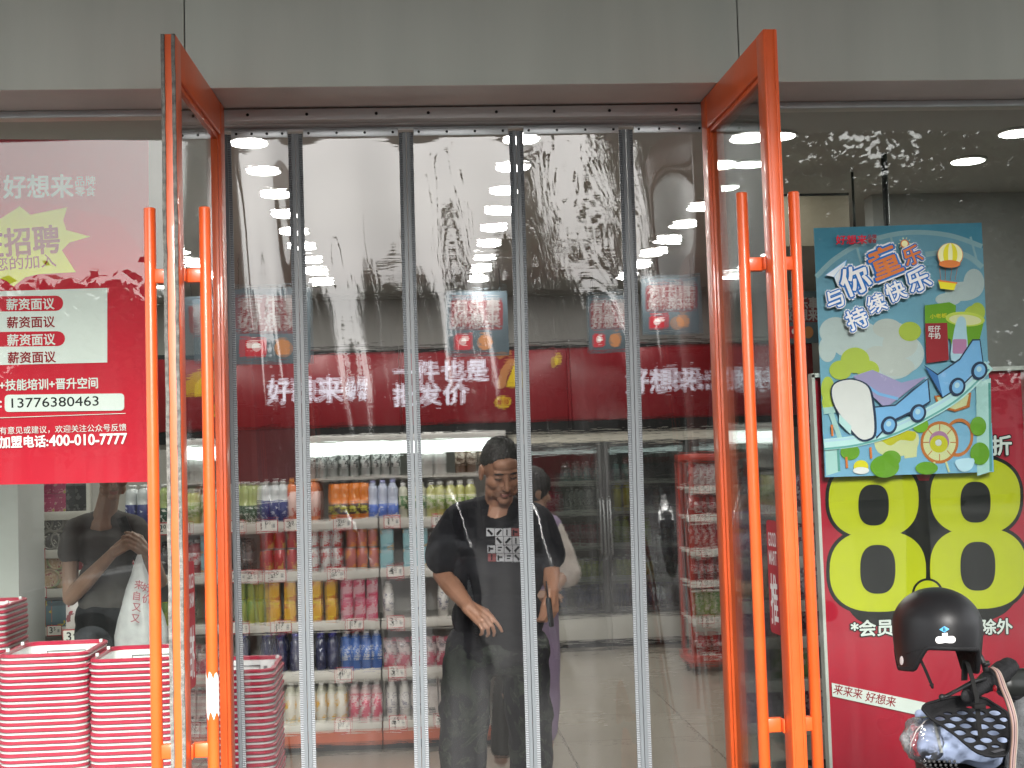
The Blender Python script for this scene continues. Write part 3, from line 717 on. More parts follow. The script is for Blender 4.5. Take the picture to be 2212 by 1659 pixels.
def height(k):
    d = P[k]; return d[4] if d[0] in ('bottle', 'can') else (d[5] if d[0] in ('box', 'pouch') else d[3]*2)
def row(k, n, x0, x1, y, z, label, group, stack=1, rz=None, deep=0):
    for i in range(n):
        if n > 3 and random.random() < .05: continue
        x = x0+(x1-x0)*(i+.5)/n
        for s_ in range(stack):
            for dd in range(deep+1):
                put(k, x+random.uniform(-.004, .004), y+.085*dd+random.uniform(-.008, .01), z+s_*(height(k)+.001), label, group, rz)

M_shelf = pm('shelf_steel', (0.50, 0.48, 0.44), 0.45, var=0.08, scale=6)
M_back = pm('shelf_back', (0.34, 0.325, 0.30), 0.6, var=0.10, scale=4)
M_sorange = pm('shelf_orange_base', (0.36, 0.075, 0.03), 0.5, var=0.08)
M_tagw, M_tagr, M_tagk = pm('tag_card', (0.66, 0.64, 0.60), .5, var=.04), pm('tag_red', (0.40, 0.02, 0.03), .5), pm('tag_ink', (0.01, 0.01, 0.01), .6)
def price_tag(parent, x, y, z, big, small, w=.098, h=.074):
    m = MB(); m.box((x-w/2, y, z-h/2), (x+w/2, y+.002, z+h/2), 1)
    m.box((x-w/2+.004, y-.0006, z-h/2+.006), (x+w/2-.004, y-.0001, z+h/2-.006), 0)
    for s_, ox, oz, sz in ((big, -w*.36, -h*.22, h*.78), (small, -w*.06, h*.02, h*.42)):
        vs, fs = text_geo(s_, .03)
        m.add([(x+ox+v.x*sz, y-.0011, z+oz+v.y*sz) for v in vs], fs, 2)
    m.add([(x+w*.22, y-.0011, z-h*.16), (x+w*.36, y-.0011, z-h*.16), (x+w*.36, y-.0011, z+h*.12), (x+w*.22, y-.0011, z+h*.12)], [(0, 1, 2, 3)], 3)
    return m.build('price_tag', [M_tagw, M_tagr, M_tagk, pm('tag_code', (0.3, .3, .3), .6)], parent)
def shelf_unit(label, x0, x1, Yf, depth, zs, ztop, tags=(), base=M_sorange, rail=.055, kick=True, group=None):
    root = thing('shelf_unit', label, 'shelf', ((x0+x1)/2, Yf, 0), group)
    MB().box((x0+.002, Yf+depth, .05), (x1-.002, Yf+depth+.02, ztop)).build('back_panel', M_back, root)
    for x in (x0+.001, x1-.021): MB().box((x, Yf+depth-.05, .05), (x+.02, Yf+depth-.002, ztop)).build('upright', M_shelf, root)
    shs = []
    for z in zs:
        m = MB(); m.box((x0+.004, Yf+.012, z-.022), (x1-.004, Yf+depth-.052, z)); m.bbox((x0+.003, Yf, z-rail), (x1-.003, Yf+.0115, z+.004), .002)
        shs.append(m.build('shelf', M_shelf, root))
    if kick:
        MB().box((x0+.002, Yf+.002, .055), (x1-.002, Yf+depth-.06, zs[-1]-rail-.002)).build('base', base, root)
        MB().box((x0+.002, Yf+.03, 0.0005), (x1-.002, Yf+depth-.06, .054)).build('kick_strip', M_black, root)
    for (i, px, big, small) in tags:
        X = at(px, 1200, Yf).x; price_tag(shs[i], X, Yf-.0035, zs[i]-rail*.5+.008, big, small)
    return root
XS = lambda px, Y, py=1250: at(px, py, Y).x
Y8 = 8.0
ZS = [1.326, 1.039, .748, .464, .179]
U = [XS(150, Y8), XS(489, Y8), XS(820, Y8), XS(1112, Y8)]
u0 = shelf_unit('white drink shelves behind the left orange door, edge of the long run', U[0], U[1]-.002, Y8, .46, ZS, 1.77, [(0, 356, '2', '0'), (1, 470, '2', '5'), (3, 340, '2', '0')])
u1 = shelf_unit('white drink shelves with a dark red top panel, seen through the left curtain strips', U[1], U[2]-.002, Y8, .46, ZS, 1.77,
    [(0, 515, '5', '0'), (0, 583, '1', '9'), (0, 632, '3', '0'), (0, 745, '2', '0'), (1, 515, '2', '0'), (1, 548, '2', '5'), (1, 598, '3', '0'), (1, 730, '2', '0'),
     (2, 518, '1', '9'), (2, 608, '1', '7'), (2, 765, '1', '9'), (3, 740, '4', '0'), (3, 560, '2', '9'), (4, 735, '1', '8')])
u2 = shelf_unit('white drink shelves left of the man, under the lit canopy', U[2], U[3], Y8, .46, ZS, 1.77,
    [(0, 848, '1', '9'), (0, 955, '1', '9'), (1, 852, '4', '0'), (2, 850, '3', '5'), (3, 850, '3', '2'), (4, 850, '4', '5'), (4, 945, '3', '9')])
M_dred = pm('dark_red_panel', (0.085, 0.006, 0.010), .35, var=.1, scale=3)
MB().box((U[1]+.002, Y8+.10, 1.552), (XS(640, Y8), Y8+.13, 1.86)).build('header_panel', M_dred, u1)
# small lit top shelf and canopy over the right half of the run
lx0, lx1 = XS(645, Y8), XS(1100, Y8)
can = thing('lit_canopy', 'white canopy with a bright light strip on top of the drink shelves', 'light canopy', ((lx0+lx1)/2, Y8, 1.55))
MB().bbox((lx0, Y8+.02, 1.775), (lx1, Y8+.45, 1.812), .004).build('hood', M_white, can)
MB().box((lx0, Y8+.05, 1.562), (lx0+.025, Y8+.44, 1.774)).build('side_panel', M_white, can)
MB().box((lx0+.026, Y8+.06, 1.556), (lx1-.002, Y8+.40, 1.571)).build('top_shelf', M_shelf, can)
MB().box((lx0+.026, Y8+.43, 1.572), (lx1-.002, Y8+.45, 1.774)).build('back_panel', M_back, can)
M_led = pm('led_strip', (0.85, 0.95, 0.90), .5, var=.02, emit=0.9)
MB().bbox((lx0+.05, Y8+.035, 1.700), (lx1-.01, Y8+.055, 1.772), .004).build('light_strip', M_led, can)

def shelf_row(i, k, n, pa, pb, what, stack=1, Yf=Y8, dy=.055, zs=ZS, rz=None):
    z = zs[i] if i >= 0 else 1.571
    row(k, n, XS(pa, Yf), XS(pb, Yf), Yf+dy, z, what, what.split(',')[0]+' in a row', stack, rz, 1 if P[k][0] == 'bottle' and stack == 1 and i >= 0 else 0)
g = 'behind the clear curtain'
shelf_row(-1, 'clear', 9, 668, 872, 'clear bottle on the small lit top shelf, left of the man', dy=.10)
shelf_row(-1, 'bigmilk', 2, 917, 972, 'large white bottle on the lit top shelf beside the man\'s head', dy=.10)
shelf_row(-1, 'cocoa', 3, 990, 1062, 'brown bottle on the lit top shelf behind the man\'s head', dy=.10)
shelf_row(0, 'greentea', 3, 507, 566, 'dark green labelled bottle on the top shelf, leftmost in the doorway')
shelf_row(0, 'navy', 3, 568, 622, 'bottle with a navy label and white cap on the top shelf')
shelf_row(0, 'peach', 4, 622, 694, 'peach coloured bottle with orange cap on the top shelf')
shelf_row(0, 'orange', 4, 722, 796, 'orange juice bottle with black cap on the top shelf')
shelf_row(0, 'sport', 3, 797, 862, 'pale blue drink bottle with blue label on the top shelf')
shelf_row(0, 'dew', 3, 866, 926, 'pale bottle with leaf green label left of the man')
shelf_row(0, 'lime', 5, 928, 1030, 'yellowish lime bottle with white cap at the man\'s shoulder')
shelf_row(1, 'dark', 3, 503, 548, 'small dark bottle on the second shelf by the left door')
shelf_row(1, 'redcan', 3, 570, 640, 'red drink can in the double stack on the second shelf', 2)
shelf_row(1, 'silvercan', 3, 668, 746, 'silver and red can in the double stack on the second shelf', 2)
shelf_row(1, 'orangecan', 3, 750, 818, 'pink orange can in the double stack on the second shelf', 2)
shelf_row(1, 'tealpack', 4, 824, 925, 'pale teal drink pack in the double stack on the second shelf', 2, rz=0)
shelf_row(1, 'plum', 3, 928, 990, 'plum coloured bottle half behind the man\'s sleeve')
shelf_row(2, 'greencan', 3, 508, 576, 'green can in the double stack on the middle shelf', 2)
shelf_row(2, 'yellowbox', 5, 577, 732, 'amber drink carton in the double stack on the middle shelf', 2, rz=0)
shelf_row(2, 'pinkbox', 3, 736, 816, 'pink drink carton in the double stack on the middle shelf', 2, rz=0)
shelf_row(2, 'milky', 6, 824, 968, 'milky white bottle on the middle shelf left of the man')
shelf_row(3, 'bluecap', 8, 505, 732, 'dark blue bottle with bright blue cap on the fourth shelf')
shelf_row(3, 'bluewater', 4, 735, 820, 'blue water bottle with white cap on the fourth shelf')
shelf_row(3, 'pouch', 5, 824, 968, 'white and rose drink pouch on the fourth shelf left of the man', rz=0)
shelf_row(4, 'lemon', 6, 610, 745, 'lemon drink bottle on the bottom shelf by the stacked baskets')
shelf_row(4, 'pinkjuice', 3, 750, 818, 'pink drink bottle on the bottom shelf')
shelf_row(4, 'milky', 3, 826, 905, 'milky bottle on the bottom shelf left of the man')
shelf_row(4, 'silverbox', 4, 908, 1030, 'tall grey carton with black window on the bottom shelf', rz=0)
# the run goes on behind the left door
for i, k, n, pa, pb, w in ((0, 'greentea', 4, 345, 420, 'dark green labelled bottle on the top shelf behind the left door'), (0, 'peach', 4, 422, 487, 'peach coloured bottle behind the left door\'s glass'),
        (1, 'dark', 6, 345, 440, 'dark bottle on the second shelf behind the left door'), (1, 'clear', 3, 442, 487, 'clear bottle behind the left door\'s frame'),
        (2, 'greencan', 6, 345, 480, 'green can on the middle shelf behind the left door'), (3, 'lemon', 6, 345, 485, 'lemon bottle behind the left door above the baskets'),
        (0, 'navy', 3, 270, 340, 'bottle with a navy label behind the bag woman'), (1, 'plum', 4, 240, 340, 'plum bottle behind the bag woman\'s shoulder')):
    shelf_row(i, k, n, pa, pb, w)

# ---------------- far left shelves behind the fixed glass
YL = 9.6; ZL = [1.385, 1.125, .86, .60, .30]
ul = shelf_unit('dim snack shelves far left under the red recruitment poster', XS(42, YL), XS(240, YL), YL, .42, ZL, 1.75, [(1, 82, '7', '8'), (2, 85, '4', '9'), (3, 80, '3', '5'), (3, 116, '3', '5')])
row('rosebox', 4, XS(44, YL), XS(136, YL), YL+.06, ZL[0], 'rose pink carton in the double stack under the red poster', 'rose pink cartons', 2, 0)
row('tin', 4, XS(46, YL), XS(140, YL), YL+.09, ZL[1], 'dark round tin lying end on, bottom of the pile', 'dark round tins at the bottom of the pile', 1, 0)
row('tin', 3, XS(56, YL), XS(128, YL), YL+.09, ZL[1]+.122, 'dark round tin lying end on, upper layer of the pile', 'dark round tins in the upper layer', 1, 0)
row('roll', 4, XS(46, YL), XS(140, YL), YL+.10, ZL[2], 'tan roll pack lying end on, bottom layer', 'tan roll packs bottom layer', 1, 0)
row('roll', 3, XS(60, YL), XS(130, YL), YL+.10, ZL[2]+.126, 'tan roll pack lying end on, upper layer', 'tan roll packs upper layer', 1, 0)
put('bluebox', XS(58, YL), YL+.07, ZL[3], 'teal carton at the left end of the low snack shelf', None, 0); put('orangebox', XS(86, YL), YL+.07, ZL[3], 'orange carton between two teal cartons', None, 0); put('bluebox', XS(119, YL), YL+.07, ZL[3], 'teal carton right of the orange one', None, 0)
row('redpack', 4, XS(46, YL), XS(140, YL), YL+.08, ZL[4], 'red snack pouch on the lowest dim shelf', 'red pouches on the lowest dim shelf', 1, 0)
row('blackpack', 4, XS(145, YL), XS(238, YL), YL+.08, ZL[0], 'black pack under the red poster behind the woman', 'black packs behind the woman', 1, 0)
row('whitepack', 3, XS(148, YL), XS(236, YL), YL+.08, ZL[1], 'white snack pack behind the woman in grey', 'white packs behind the woman', 1, 0)
row('redpack', 4, XS(145, YL), XS(238, YL), YL+.08, ZL[2], 'red snack pouch behind the woman in grey', 'red pouches behind the woman', 1, 0)
YK = 7.5
uk = shelf_unit('low red and white snack stand beside the woman\'s elbow', XS(140, YK), XS(196, YK), YK, .30, [.80, .45], 1.10, [], base=M_dred, kick=False)
price_tag([c for c in uk.children if c.name.startswith('shelf')][0], XS(160, YK), YK-.004, .765, '3', '4', .125, .085)
row('whitepack', 1, XS(142, YK), XS(172, YK), YK+.07, .80, 'white pack on the low snack stand', None, 1, 0); row('redpack', 1, XS(168, YK), XS(196, YK), YK+.07, .80, 'red striped pouch on the low snack stand', None, 1, 0)
row('redpack', 2, XS(142, YK), XS(196, YK), YK+.07, .45, 'red pouch on the stand\'s lower shelf', 'red pouches on the stand', 1, 0)

# ---------------- glass door fridges at the back
YF = 12.0
M_fr = pm('fridge_frame', (0.10, 0.10, 0.10), .4, metal=.5, var=.15); M_fin = pm('fridge_inside', (0.13, 0.135, 0.135), .6, var=.15)
M_fk = pm('fridge_kick', (0.44, 0.43, 0.39), .4, var=.06, scale=3)
M_fgl = sheet_mat('fridge_glass', 0.03, (0.80, 0.84, 0.83), 0.01, 0.02, [((1, 1, 1), .01, .05, 1)])
FE = [1116, 1309, 1491, 1690]; ZF = [1.45, 1.19, .895, .60, .315]
fl = ['glass fridge right beside the man, leftmost of three', 'glass fridge between the others, behind the grey curtain bar', 'glass fridge at the right, half behind the red rack']
for i in range(3):
    x0, x1 = XS(FE[i], YF), XS(FE[i+1], YF)-.004
    f = thing('drink_fridge', fl[i], 'fridge', ((x0+x1)/2, YF, 0), 'glass door fridges')
    mb = MB()
    for a, b_ in (((x0, YF+.05, .07), (x0+.03, YF+.65, 1.80)), ((x1-.03, YF+.05, .07), (x1, YF+.65, 1.80)), ((x0+.0302, YF+.62, .30), (x1-.0302, YF+.65, 1.80))): mb.box(a, b_)
    mb.build('cabinet', M_fin, f)
    MB().bbox((x0, YF+.0, 1.803), (x1, YF+.65, 1.90), .004).build('top_panel', pm('fridge_lightbox', (0.62, 0.59, 0.50), .4, emit=.07), f)
    k = MB().bbox((x0, YF+.02, .072), (x1, YF+.60, .29), .004); k.box((x0+.001, YF+.017, .165), (x1-.001, YF+.0195, .172)); k.build('kick_panel', M_fk, f)
    MB().box((x0, YF+.06, .0005), (x1, YF+.55, .07)).build('foot', M_black, f)
    mb = MB()
    for a, b_ in (((x0+.004, YF, .30), (x0+.055, YF+.045, 1.798)), ((x1-.055, YF, .30), (x1-.004, YF+.045, 1.798)), ((x0+.0552, YF+.001, 1.74), (x1-.0552, YF+.044, 1.797)), ((x0+.0552, YF+.001, .301), (x1-.0552, YF+.044, .35))): mb.bbox(a, b_, .004)
    d = mb.build('door', M_fr, f)
    MB().box((x0+.056, YF+.018, .351), (x1-.056, YF+.026, 1.739)).build('pane', M_fgl, d)
    hx = x1-.03 if i != 1 else x0+.03
    MB().tube([(hx, YF-.005, .8), (hx, YF-.04, .83), (hx, YF-.04, 1.27), (hx, YF-.005, 1.3)], .010, 8).build('handle', M_alu, d)
    for z in ZF:
        s_ = MB(); s_.box((x0+.031, YF+.14, z-.015), (x1-.031, YF+.60, z)); s_.bbox((x0+.031, YF+.125, z-.035), (x1-.031, YF+.138, z+.012), .002); s_.build('shelf', M_shelf, f)
    MB().box((x0+.06, YF+.05, 1.70), (x1-.06, YF+.07, 1.735)).build('light_strip', pm('fridge_led', (.8, .9, .88), .5, emit=.14), f)
def fr(i, k, n, pa, pb, what): row(k, n, XS(pa, YF+.2), XS(pb, YF+.2), YF+.19, ZF[i], what, what+' group')
fr(0, 'tealcold', 4, 1215, 1300, 'small teal bottle on the fridge\'s top shelf'); fr(0, 'tealcold', 3, 1325, 1390, 'small teal bottle in the middle fridge')
fr(1, 'pinkcold', 5, 1130, 1215, 'dark pink bottle high in the left fridge'); fr(1, 'clear', 4, 1222, 1300, 'clear bottle high in the left fridge'); fr(1, 'yellow', 2, 1325, 1372, 'bright yellow bottle in the middle fridge'); fr(1, 'cocoa', 5, 1395, 1485, 'brown bottle in the middle fridge')
fr(2, 'pinkcold', 7, 1175, 1302, 'dark pink bottle on the left fridge\'s middle shelf'); fr(2, 'green', 4, 1322, 1405, 'pale green bottle in the middle fridge'); fr(2, 'dark', 4, 1410, 1485, 'dark bottle in the middle fridge')
fr(3, 'squash', 7, 1180, 1303, 'squat lime bottle low in the left fridge'); fr(3, 'squash', 5, 1325, 1405, 'squat lime bottle low in the middle fridge'); fr(3, 'dark', 4, 1410, 1485, 'dark bottle low in the middle fridge')
fr(4, 'nightcold', 8, 1170, 1303, 'dark blue bottle at the left fridge\'s bottom'); fr(4, 'nightcold', 9, 1322, 1486, 'dark blue bottle at the middle fridge\'s bottom')
fr(1, 'cocoa', 4, 1600, 1680, 'brown bottle in the right fridge'); fr(2, 'dark', 4, 1600, 1680, 'dark bottle in the right fridge'); fr(3, 'nightcold', 4, 1600, 1680, 'blue bottle in the right fridge')

# ---------------- red rack on wheels
YR = 10.4; rx0, rx1 = XS(1486, YR), XS(1486, YR)+.50
M_rr = pm('rack_red', (0.33, 0.035, 0.022), .45, var=.1)
rk = thing('wheeled_rack', 'red display rack on castors by the right orange door', 'display rack', ((rx0+rx1)/2, YR, 0))
zr = [1.41, 1.19, .935, .69, .42, .14]
for x in (rx0, rx1-.03):
    for y in (YR+.02, YR+.36): MB().bbox((x, y, .13), (x+.03, y+.03, 1.60), .004).build('post', M_rr, rk)
for j, z in enumerate(zr):
    m = MB(); m.box((rx0+.004, YR+.06, z-.016), (rx1-.004, YR+.34, z)); m.bbox((rx0+.002, YR, z-.05), (rx1-.002, YR+.016, z+.002), .002)
    s_ = m.build('shelf', M_shelf if j < 5 else M_rr, rk); price_tag(s_, rx0+.13, YR-.003, z-.022, '7' if j % 2 else '5', '0', .13, .07); price_tag(s_, rx0+.36, YR-.003, z-.022, '8', '5', .13, .07)
MB().bbox((rx0, YR+.0, 1.601), (rx1, YR+.39, 1.66), .01).build('crown', M_rr, rk)
MB().bbox((rx0-.02, YR-.02, .075), (rx1+.02, YR+.41, .088), .006).build('base', M_rr, rk)
MB().bbox((rx0-.015, YR-.015, .0885), (rx1+.015, YR+.405, .123), .006).build('base_box', M_rr, rk)
for x in (rx0+.03, rx1-.05):
    for y in (YR+.03, YR+.34): MB().lathe([(.02, -.012), (.033, -.01), (.033, .01), (.02, .012)], 12, mat=Matrix.Translation((x, y, .0345)) @ Matrix.Rotation(R(90), 4, 'Y')).build('castor', M_black, rk)
for j, (k, n, w) in enumerate((('whitepack', 4, 'pale snack pack on the red rack\'s top shelf'), ('jarred', 4, 'red jar on the red rack under the top shelf'), ('redpack', 4, 'red pouch on the red rack\'s third shelf'), ('plum', 6, 'plum bottle on the red rack\'s fourth shelf'), ('greenpack', 4, 'green pack on the red rack\'s fifth shelf'), ('jarred', 4, 'red jar on the red rack\'s lowest shelf'))):
    row(k, n, rx0+.03, rx1-.03, YR+.09, zr[j], w, w+' set', 1, 0 if P[k][0] == 'pouch' else None)

# ---------------- white wire basket shelves behind the right door
YW = 7.0; wx0, wx1 = XS(1598, YW), XS(1598, YW)+1.15
ZW = [1.32, 1.09, .865, .68, .46, .235]
uw = shelf_unit('white snack shelves with mauve packs, seen between the right door\'s orange bars', wx0, wx1, YW, .4, ZW, 1.45, [], base=M_back)
for j, (k, n, w) in enumerate((('purplepack', 7, 'mauve pack on the top shelf behind the right door'), ('whitepack', 8, 'pale pack on the second shelf behind the right door'), ('purplepack', 7, 'mauve pack on the third shelf behind the right door'), ('purplepack', 7, 'mauve pack on the fourth shelf behind the right door'), ('greenpack', 8, 'green pack on the fifth shelf behind the right door'), ('purplepack', 7, 'mauve pack on the lowest shelf behind the right door'))):
    row(k, n, wx0+.02, wx1-.02, YW+.10, ZW[j], w, w+' set', 1, 0)
# ================================================================ signs, posters
ink = lambda n, c: pm('ink_'+n, c, 0.5, var=0.03, scale=8, spec=.18)
I_red, I_dred = ink('red', (0.60, 0.005, 0.028)), ink('deep_red', (0.30, 0.004, 0.014))
I_white, I_black = ink('white', (0.78, 0.79, 0.78)), ink('black', (0.008, 0.008, 0.008))
I_yel, I_lime = ink('burst_yellow', (0.72, 0.66, 0.03)), ink('lime_yellow', (0.58, 0.60, 0.012))
M_sign = pm('red_sign_board', (0.20, 0.009, 0.016), 0.28, var=.06, scale=2)
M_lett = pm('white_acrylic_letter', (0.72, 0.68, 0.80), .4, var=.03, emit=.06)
M_ly = pm('yellow_acrylic', (0.60, 0.42, 0.01), .4, var=.05)
M_lo = pm('orange_acrylic', (0.42, 0.17, 0.06), .4, var=.05)
YS = 11.9
def sign(label, pa, pb, draw):
    x0, x1 = XS(pa, YS, 840), XS(pb, YS, 840)-.006
    r_ = thing('red_sign', label, 'sign', ((x0+x1)/2, YS, 1.95), None)
    MB().bbox((x0, YS, 1.99), (x1, YS+.25, 2.615), .004).build('board', M_sign, r_)
    m = MB(); m.box((x0, YS+.012, 2.616), (x1, YS+.24, 2.655)); m.box((x0, YS+.012, 1.885), (x1, YS+.24, 1.989)); m.build('trim', M_black, r_)
    s = Sheet(YS-.002, [], .0012); draw(s); s.build('lettering', r_)
def dA(s):
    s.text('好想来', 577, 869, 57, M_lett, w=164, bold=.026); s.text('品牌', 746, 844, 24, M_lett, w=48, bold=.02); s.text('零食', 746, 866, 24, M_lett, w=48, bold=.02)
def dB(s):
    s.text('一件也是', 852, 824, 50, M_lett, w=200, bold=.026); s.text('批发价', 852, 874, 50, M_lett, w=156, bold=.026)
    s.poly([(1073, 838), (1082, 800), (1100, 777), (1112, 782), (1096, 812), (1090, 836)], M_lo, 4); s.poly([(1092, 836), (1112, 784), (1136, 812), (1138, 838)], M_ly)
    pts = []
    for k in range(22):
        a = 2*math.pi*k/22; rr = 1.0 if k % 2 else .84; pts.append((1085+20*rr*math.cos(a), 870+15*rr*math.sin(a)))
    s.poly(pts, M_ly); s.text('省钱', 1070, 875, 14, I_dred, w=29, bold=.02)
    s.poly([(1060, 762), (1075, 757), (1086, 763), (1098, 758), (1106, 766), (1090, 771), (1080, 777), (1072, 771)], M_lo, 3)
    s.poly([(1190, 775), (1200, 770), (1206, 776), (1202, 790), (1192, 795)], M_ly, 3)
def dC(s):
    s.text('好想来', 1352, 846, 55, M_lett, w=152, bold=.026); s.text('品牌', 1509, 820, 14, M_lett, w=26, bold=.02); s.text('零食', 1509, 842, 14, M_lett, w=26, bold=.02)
    s.text('好想来', 1590, 836, 42, M_lett, w=120, bold=.026)  # faint reflected writing, built as extra letters on the board
sign('dark red wall sign with one line of white writing, left end of the band', 330, 868, dA)
sign('dark red wall sign with two lines of white writing and yellow drawings', 868, 1227, dB)
sign('dark red wall sign right of the others, above the glass fridges', 1227, 1760, dC)

# ---- square hanging signs
YH = 10.2
M_hred, M_hwt = pm('washed_sign_red', (.16, .02, .028), .5), pm('washed_sign_white', (.34, .31, .31), .5)  # sign colours faded to carry the wash of sky reflections in front
M_hb = pm('washed_sign_blue', (0.09, 0.125, 0.15), .5, var=.2, scale=6)
def hang(px, py, lab, w=150, h=150, Y=YH):
    a, b = at(px-w/2, py-h/2, Y), at(px+w/2, py+h/2, Y)
    r_ = thing('hanging_sign', lab, 'hanging sign', ((a.x+b.x)/2, Y, b.z), 'square signs hanging from the ceiling')
    MB().bbox((a.x, Y, b.z), (b.x, Y+.012, a.z), .003).build('board', M_hb, r_)
    for t in (.12, .88):
        x = a.x+(b.x-a.x)*t; MB().tube([(x, Y+.006, a.z), (x, Y+.006, ZC)], .0025, 6).build('wire', M_black, r_)
    s = Sheet(Y-.001, [], .0008)
    s.rrect(px-w*.42, py-h*.38, px+w*.40, py+h*.10, 8, M_hred)
    s.text('有乐事', px-w*.38, py-h*.165, h*.26, M_hwt, w=w*.74, bold=.026); s.text('好想来', px-w*.38, py+h*.065, h*.26, M_hwt, w=w*.74, bold=.026)
    s.oval(px+w*.12, py+h*.30, w*.12, h*.12, M_lo); s.rrect(px-w*.36, py+h*.18, px-w*.10, py+h*.42, 5, M_sred); s.oval(px-w*.22, py+h*.28, w*.06, h*.06, M_white_ink)
    s.build('print', r_)
hang(592, 705, 'square blue sign with red panel hanging behind the left curtain strip', 172, 160)
hang(1030, 700, 'square blue sign with red panel hanging in the middle of the doorway', 140, 135, 11.0)
hang(1315, 700, 'square blue sign with red panel half behind the grey bar right of middle', 100, 120, 11.4)
hang(1447, 662, 'square blue sign with red panel hanging just left of the right door', 128, 120, 10.6)
hang(1735, 685, 'square sign with red panel seen between the right door and the blue poster', 90, 110, 9.6)
# ---- black poles and a tan board hung from the ceiling on the right
yp = 7.0; x = at(1912, 400, yp).x
MB().tube([(x, yp, 1.9), (x, yp, ZC-.001)], .0165, 12).build('hanging_pole', M_black); tag(bpy.data.objects['hanging_pole'], 'thick black pole hanging from the ceiling above the blue poster', 'pole')
yp = 7.45
hb = thing('category_board', 'tan ceiling board on a thin black rod beside the right door', 'hanging board', (at(1770, 450, yp).x, yp, 2.7))
a, b = at(1690, 424, yp), at(1838, 530, yp)
MB().bbox((a.x, yp, b.z), (b.x, yp+.02, a.z), .003).build('board', pm('tan_board', (0.26, 0.225, 0.165), .6, var=.08, scale=3), hb)
MB().box((a.x, yp-.006, a.z+.001), (b.x, yp+.024, a.z+.012)).build('edge_trim', M_black, hb)
x = at(1842, 400, yp).x; MB().tube([(x, yp, b.z-.05), (x, yp, ZC-.001)], .0075, 8).build('rod', M_black, hb)

# ---- red recruitment poster, behind the left pane
s = Sheet(YG+.016, [], .0003)
def bk(s, quad, m, th=.003):
    y = s.Y+.0004; vs = [at(p[0], p[1], s.Y) for p in quad]; A = [Vector((v.x, y, v.z)) for v in vs]; B2 = [Vector((v.x, y+th, v.z)) for v in vs]
    s.mb.add(A+B2, [(0, 3, 2, 1), (4, 5, 6, 7), (0, 1, 5, 4), (1, 2, 6, 5), (2, 3, 7, 6), (3, 0, 4, 7)], s.mi(m))
bk(s, [(-150, 306), (321, 303), (319, 1041), (-150, 1050)], I_red)
s.poly([(-150, 300), (-150, 470), (60, 430), (250, 470), (322, 560), (321, 303)], ink('rose_reflection', (0.56, 0.02, 0.045)), 0)  # pinkish sky reflection of the pane, painted as part of the print
s.text('好想来', 8, 424, 54, I_white, w=150, bold=.026); s.text('品牌', 163, 400, 23, I_white, w=43, bold=.015); s.text('零食', 163, 422, 23, I_white, w=43, bold=.015)
s.poly([(-60, 470), (-20, 490), (0, 473), (43, 446), (66, 464), (145, 448), (137, 476), (143, 497), (195, 511), (150, 524), (134, 541), (164, 588), (84, 592), (55, 599), (29, 619), (15, 607), (0, 601), (-60, 610), (-90, 540)], I_yel)
s.text('在招聘', -48, 553, 66, I_dred, w=178, bold=.026, rot=4); s.text('您的加入', -14, 584, 32, I_dred, w=136, bold=.012, rot=4.5)
s.poly([(-150, 634), (232, 622), (232, 783), (-150, 792)], I_white)
s.rrect(-150, 642, 137, 675, 16, I_red, skew=.012); s.rrect(-150, 719, 141, 751, 16, I_red, skew=.012)
for i, (yy, m) in enumerate(((668, I_white), (707, I_dred), (745, I_white), (783, I_dred))):
    s.text('薪资面议', 15+i, yy, 27, m, w=103, bold=.02)
s.text('+技能培训+晋升空间', 0, 842, 26, I_white, w=212, bold=.02)
s.rrect(11, 853, 269, 890, 8, I_white, skew=.012); s.text('13776380463', 26, 881, 30, I_black, w=188, bold=.008); s.text(':', 1, 880, 30, I_white, bold=.02)
s.line([(-150, 908), (272, 893)], 1.4, I_white)
s.text('有意见或建议，欢迎关注公众号反馈', 0, 937, 17.5, I_white, w=274, bold=.0)
s.text('加盟电话:', 0, 966, 28, I_white, w=105, bold=.026); s.text('400-010-7777', 108, 963, 33, I_white, w=167, bold=.026)
o = s.build('recruitment_poster'); tag(o, 'red recruitment poster with yellow burst and white writing behind the left glass', 'poster')

# ---- big red 88 board, standing inside the right pane
s = Sheet(YG+.075, [], .0004)
Q = lambda cx, cy: (1700.5+.3882*cx, 1014.8+.3882*cy)
def qp(l): return [Q(*p) for p in l]
bL = lambda y: 1757+(y-808)*.0458
bR = lambda y: 2216+(y-800)*.05
bk(s, [(bL(800), 812), (bR(800), 796), (bR(1950), 1950), (bL(1950), 1960)], pm('sign_board_red', (0.47, 0.005, 0.030), .3, var=.04, scale=2), .02)
def sup(cx, cy, rx, ry, n=2.5, k=48, grow=0):
    out = []
    for i in range(k):
        a = 2*math.pi*i/k; c_, s_ = math.cos(a), math.sin(a)
        out.append((cx+(rx+grow)*math.copysign(abs(c_)**(2/n), c_), cy+(ry+grow)*math.copysign(abs(s_)**(2/n), s_)))
    return out
E8 = [((480, 165), (250, 215), (503, 564), (268, 226), (479, 196, 85, 114), (502, 553, 98, 136)), ((1045, 148), (250, 215), (1060, 547), (268, 226), (1045, 180, 84, 114), (1058, 536, 97, 136))]
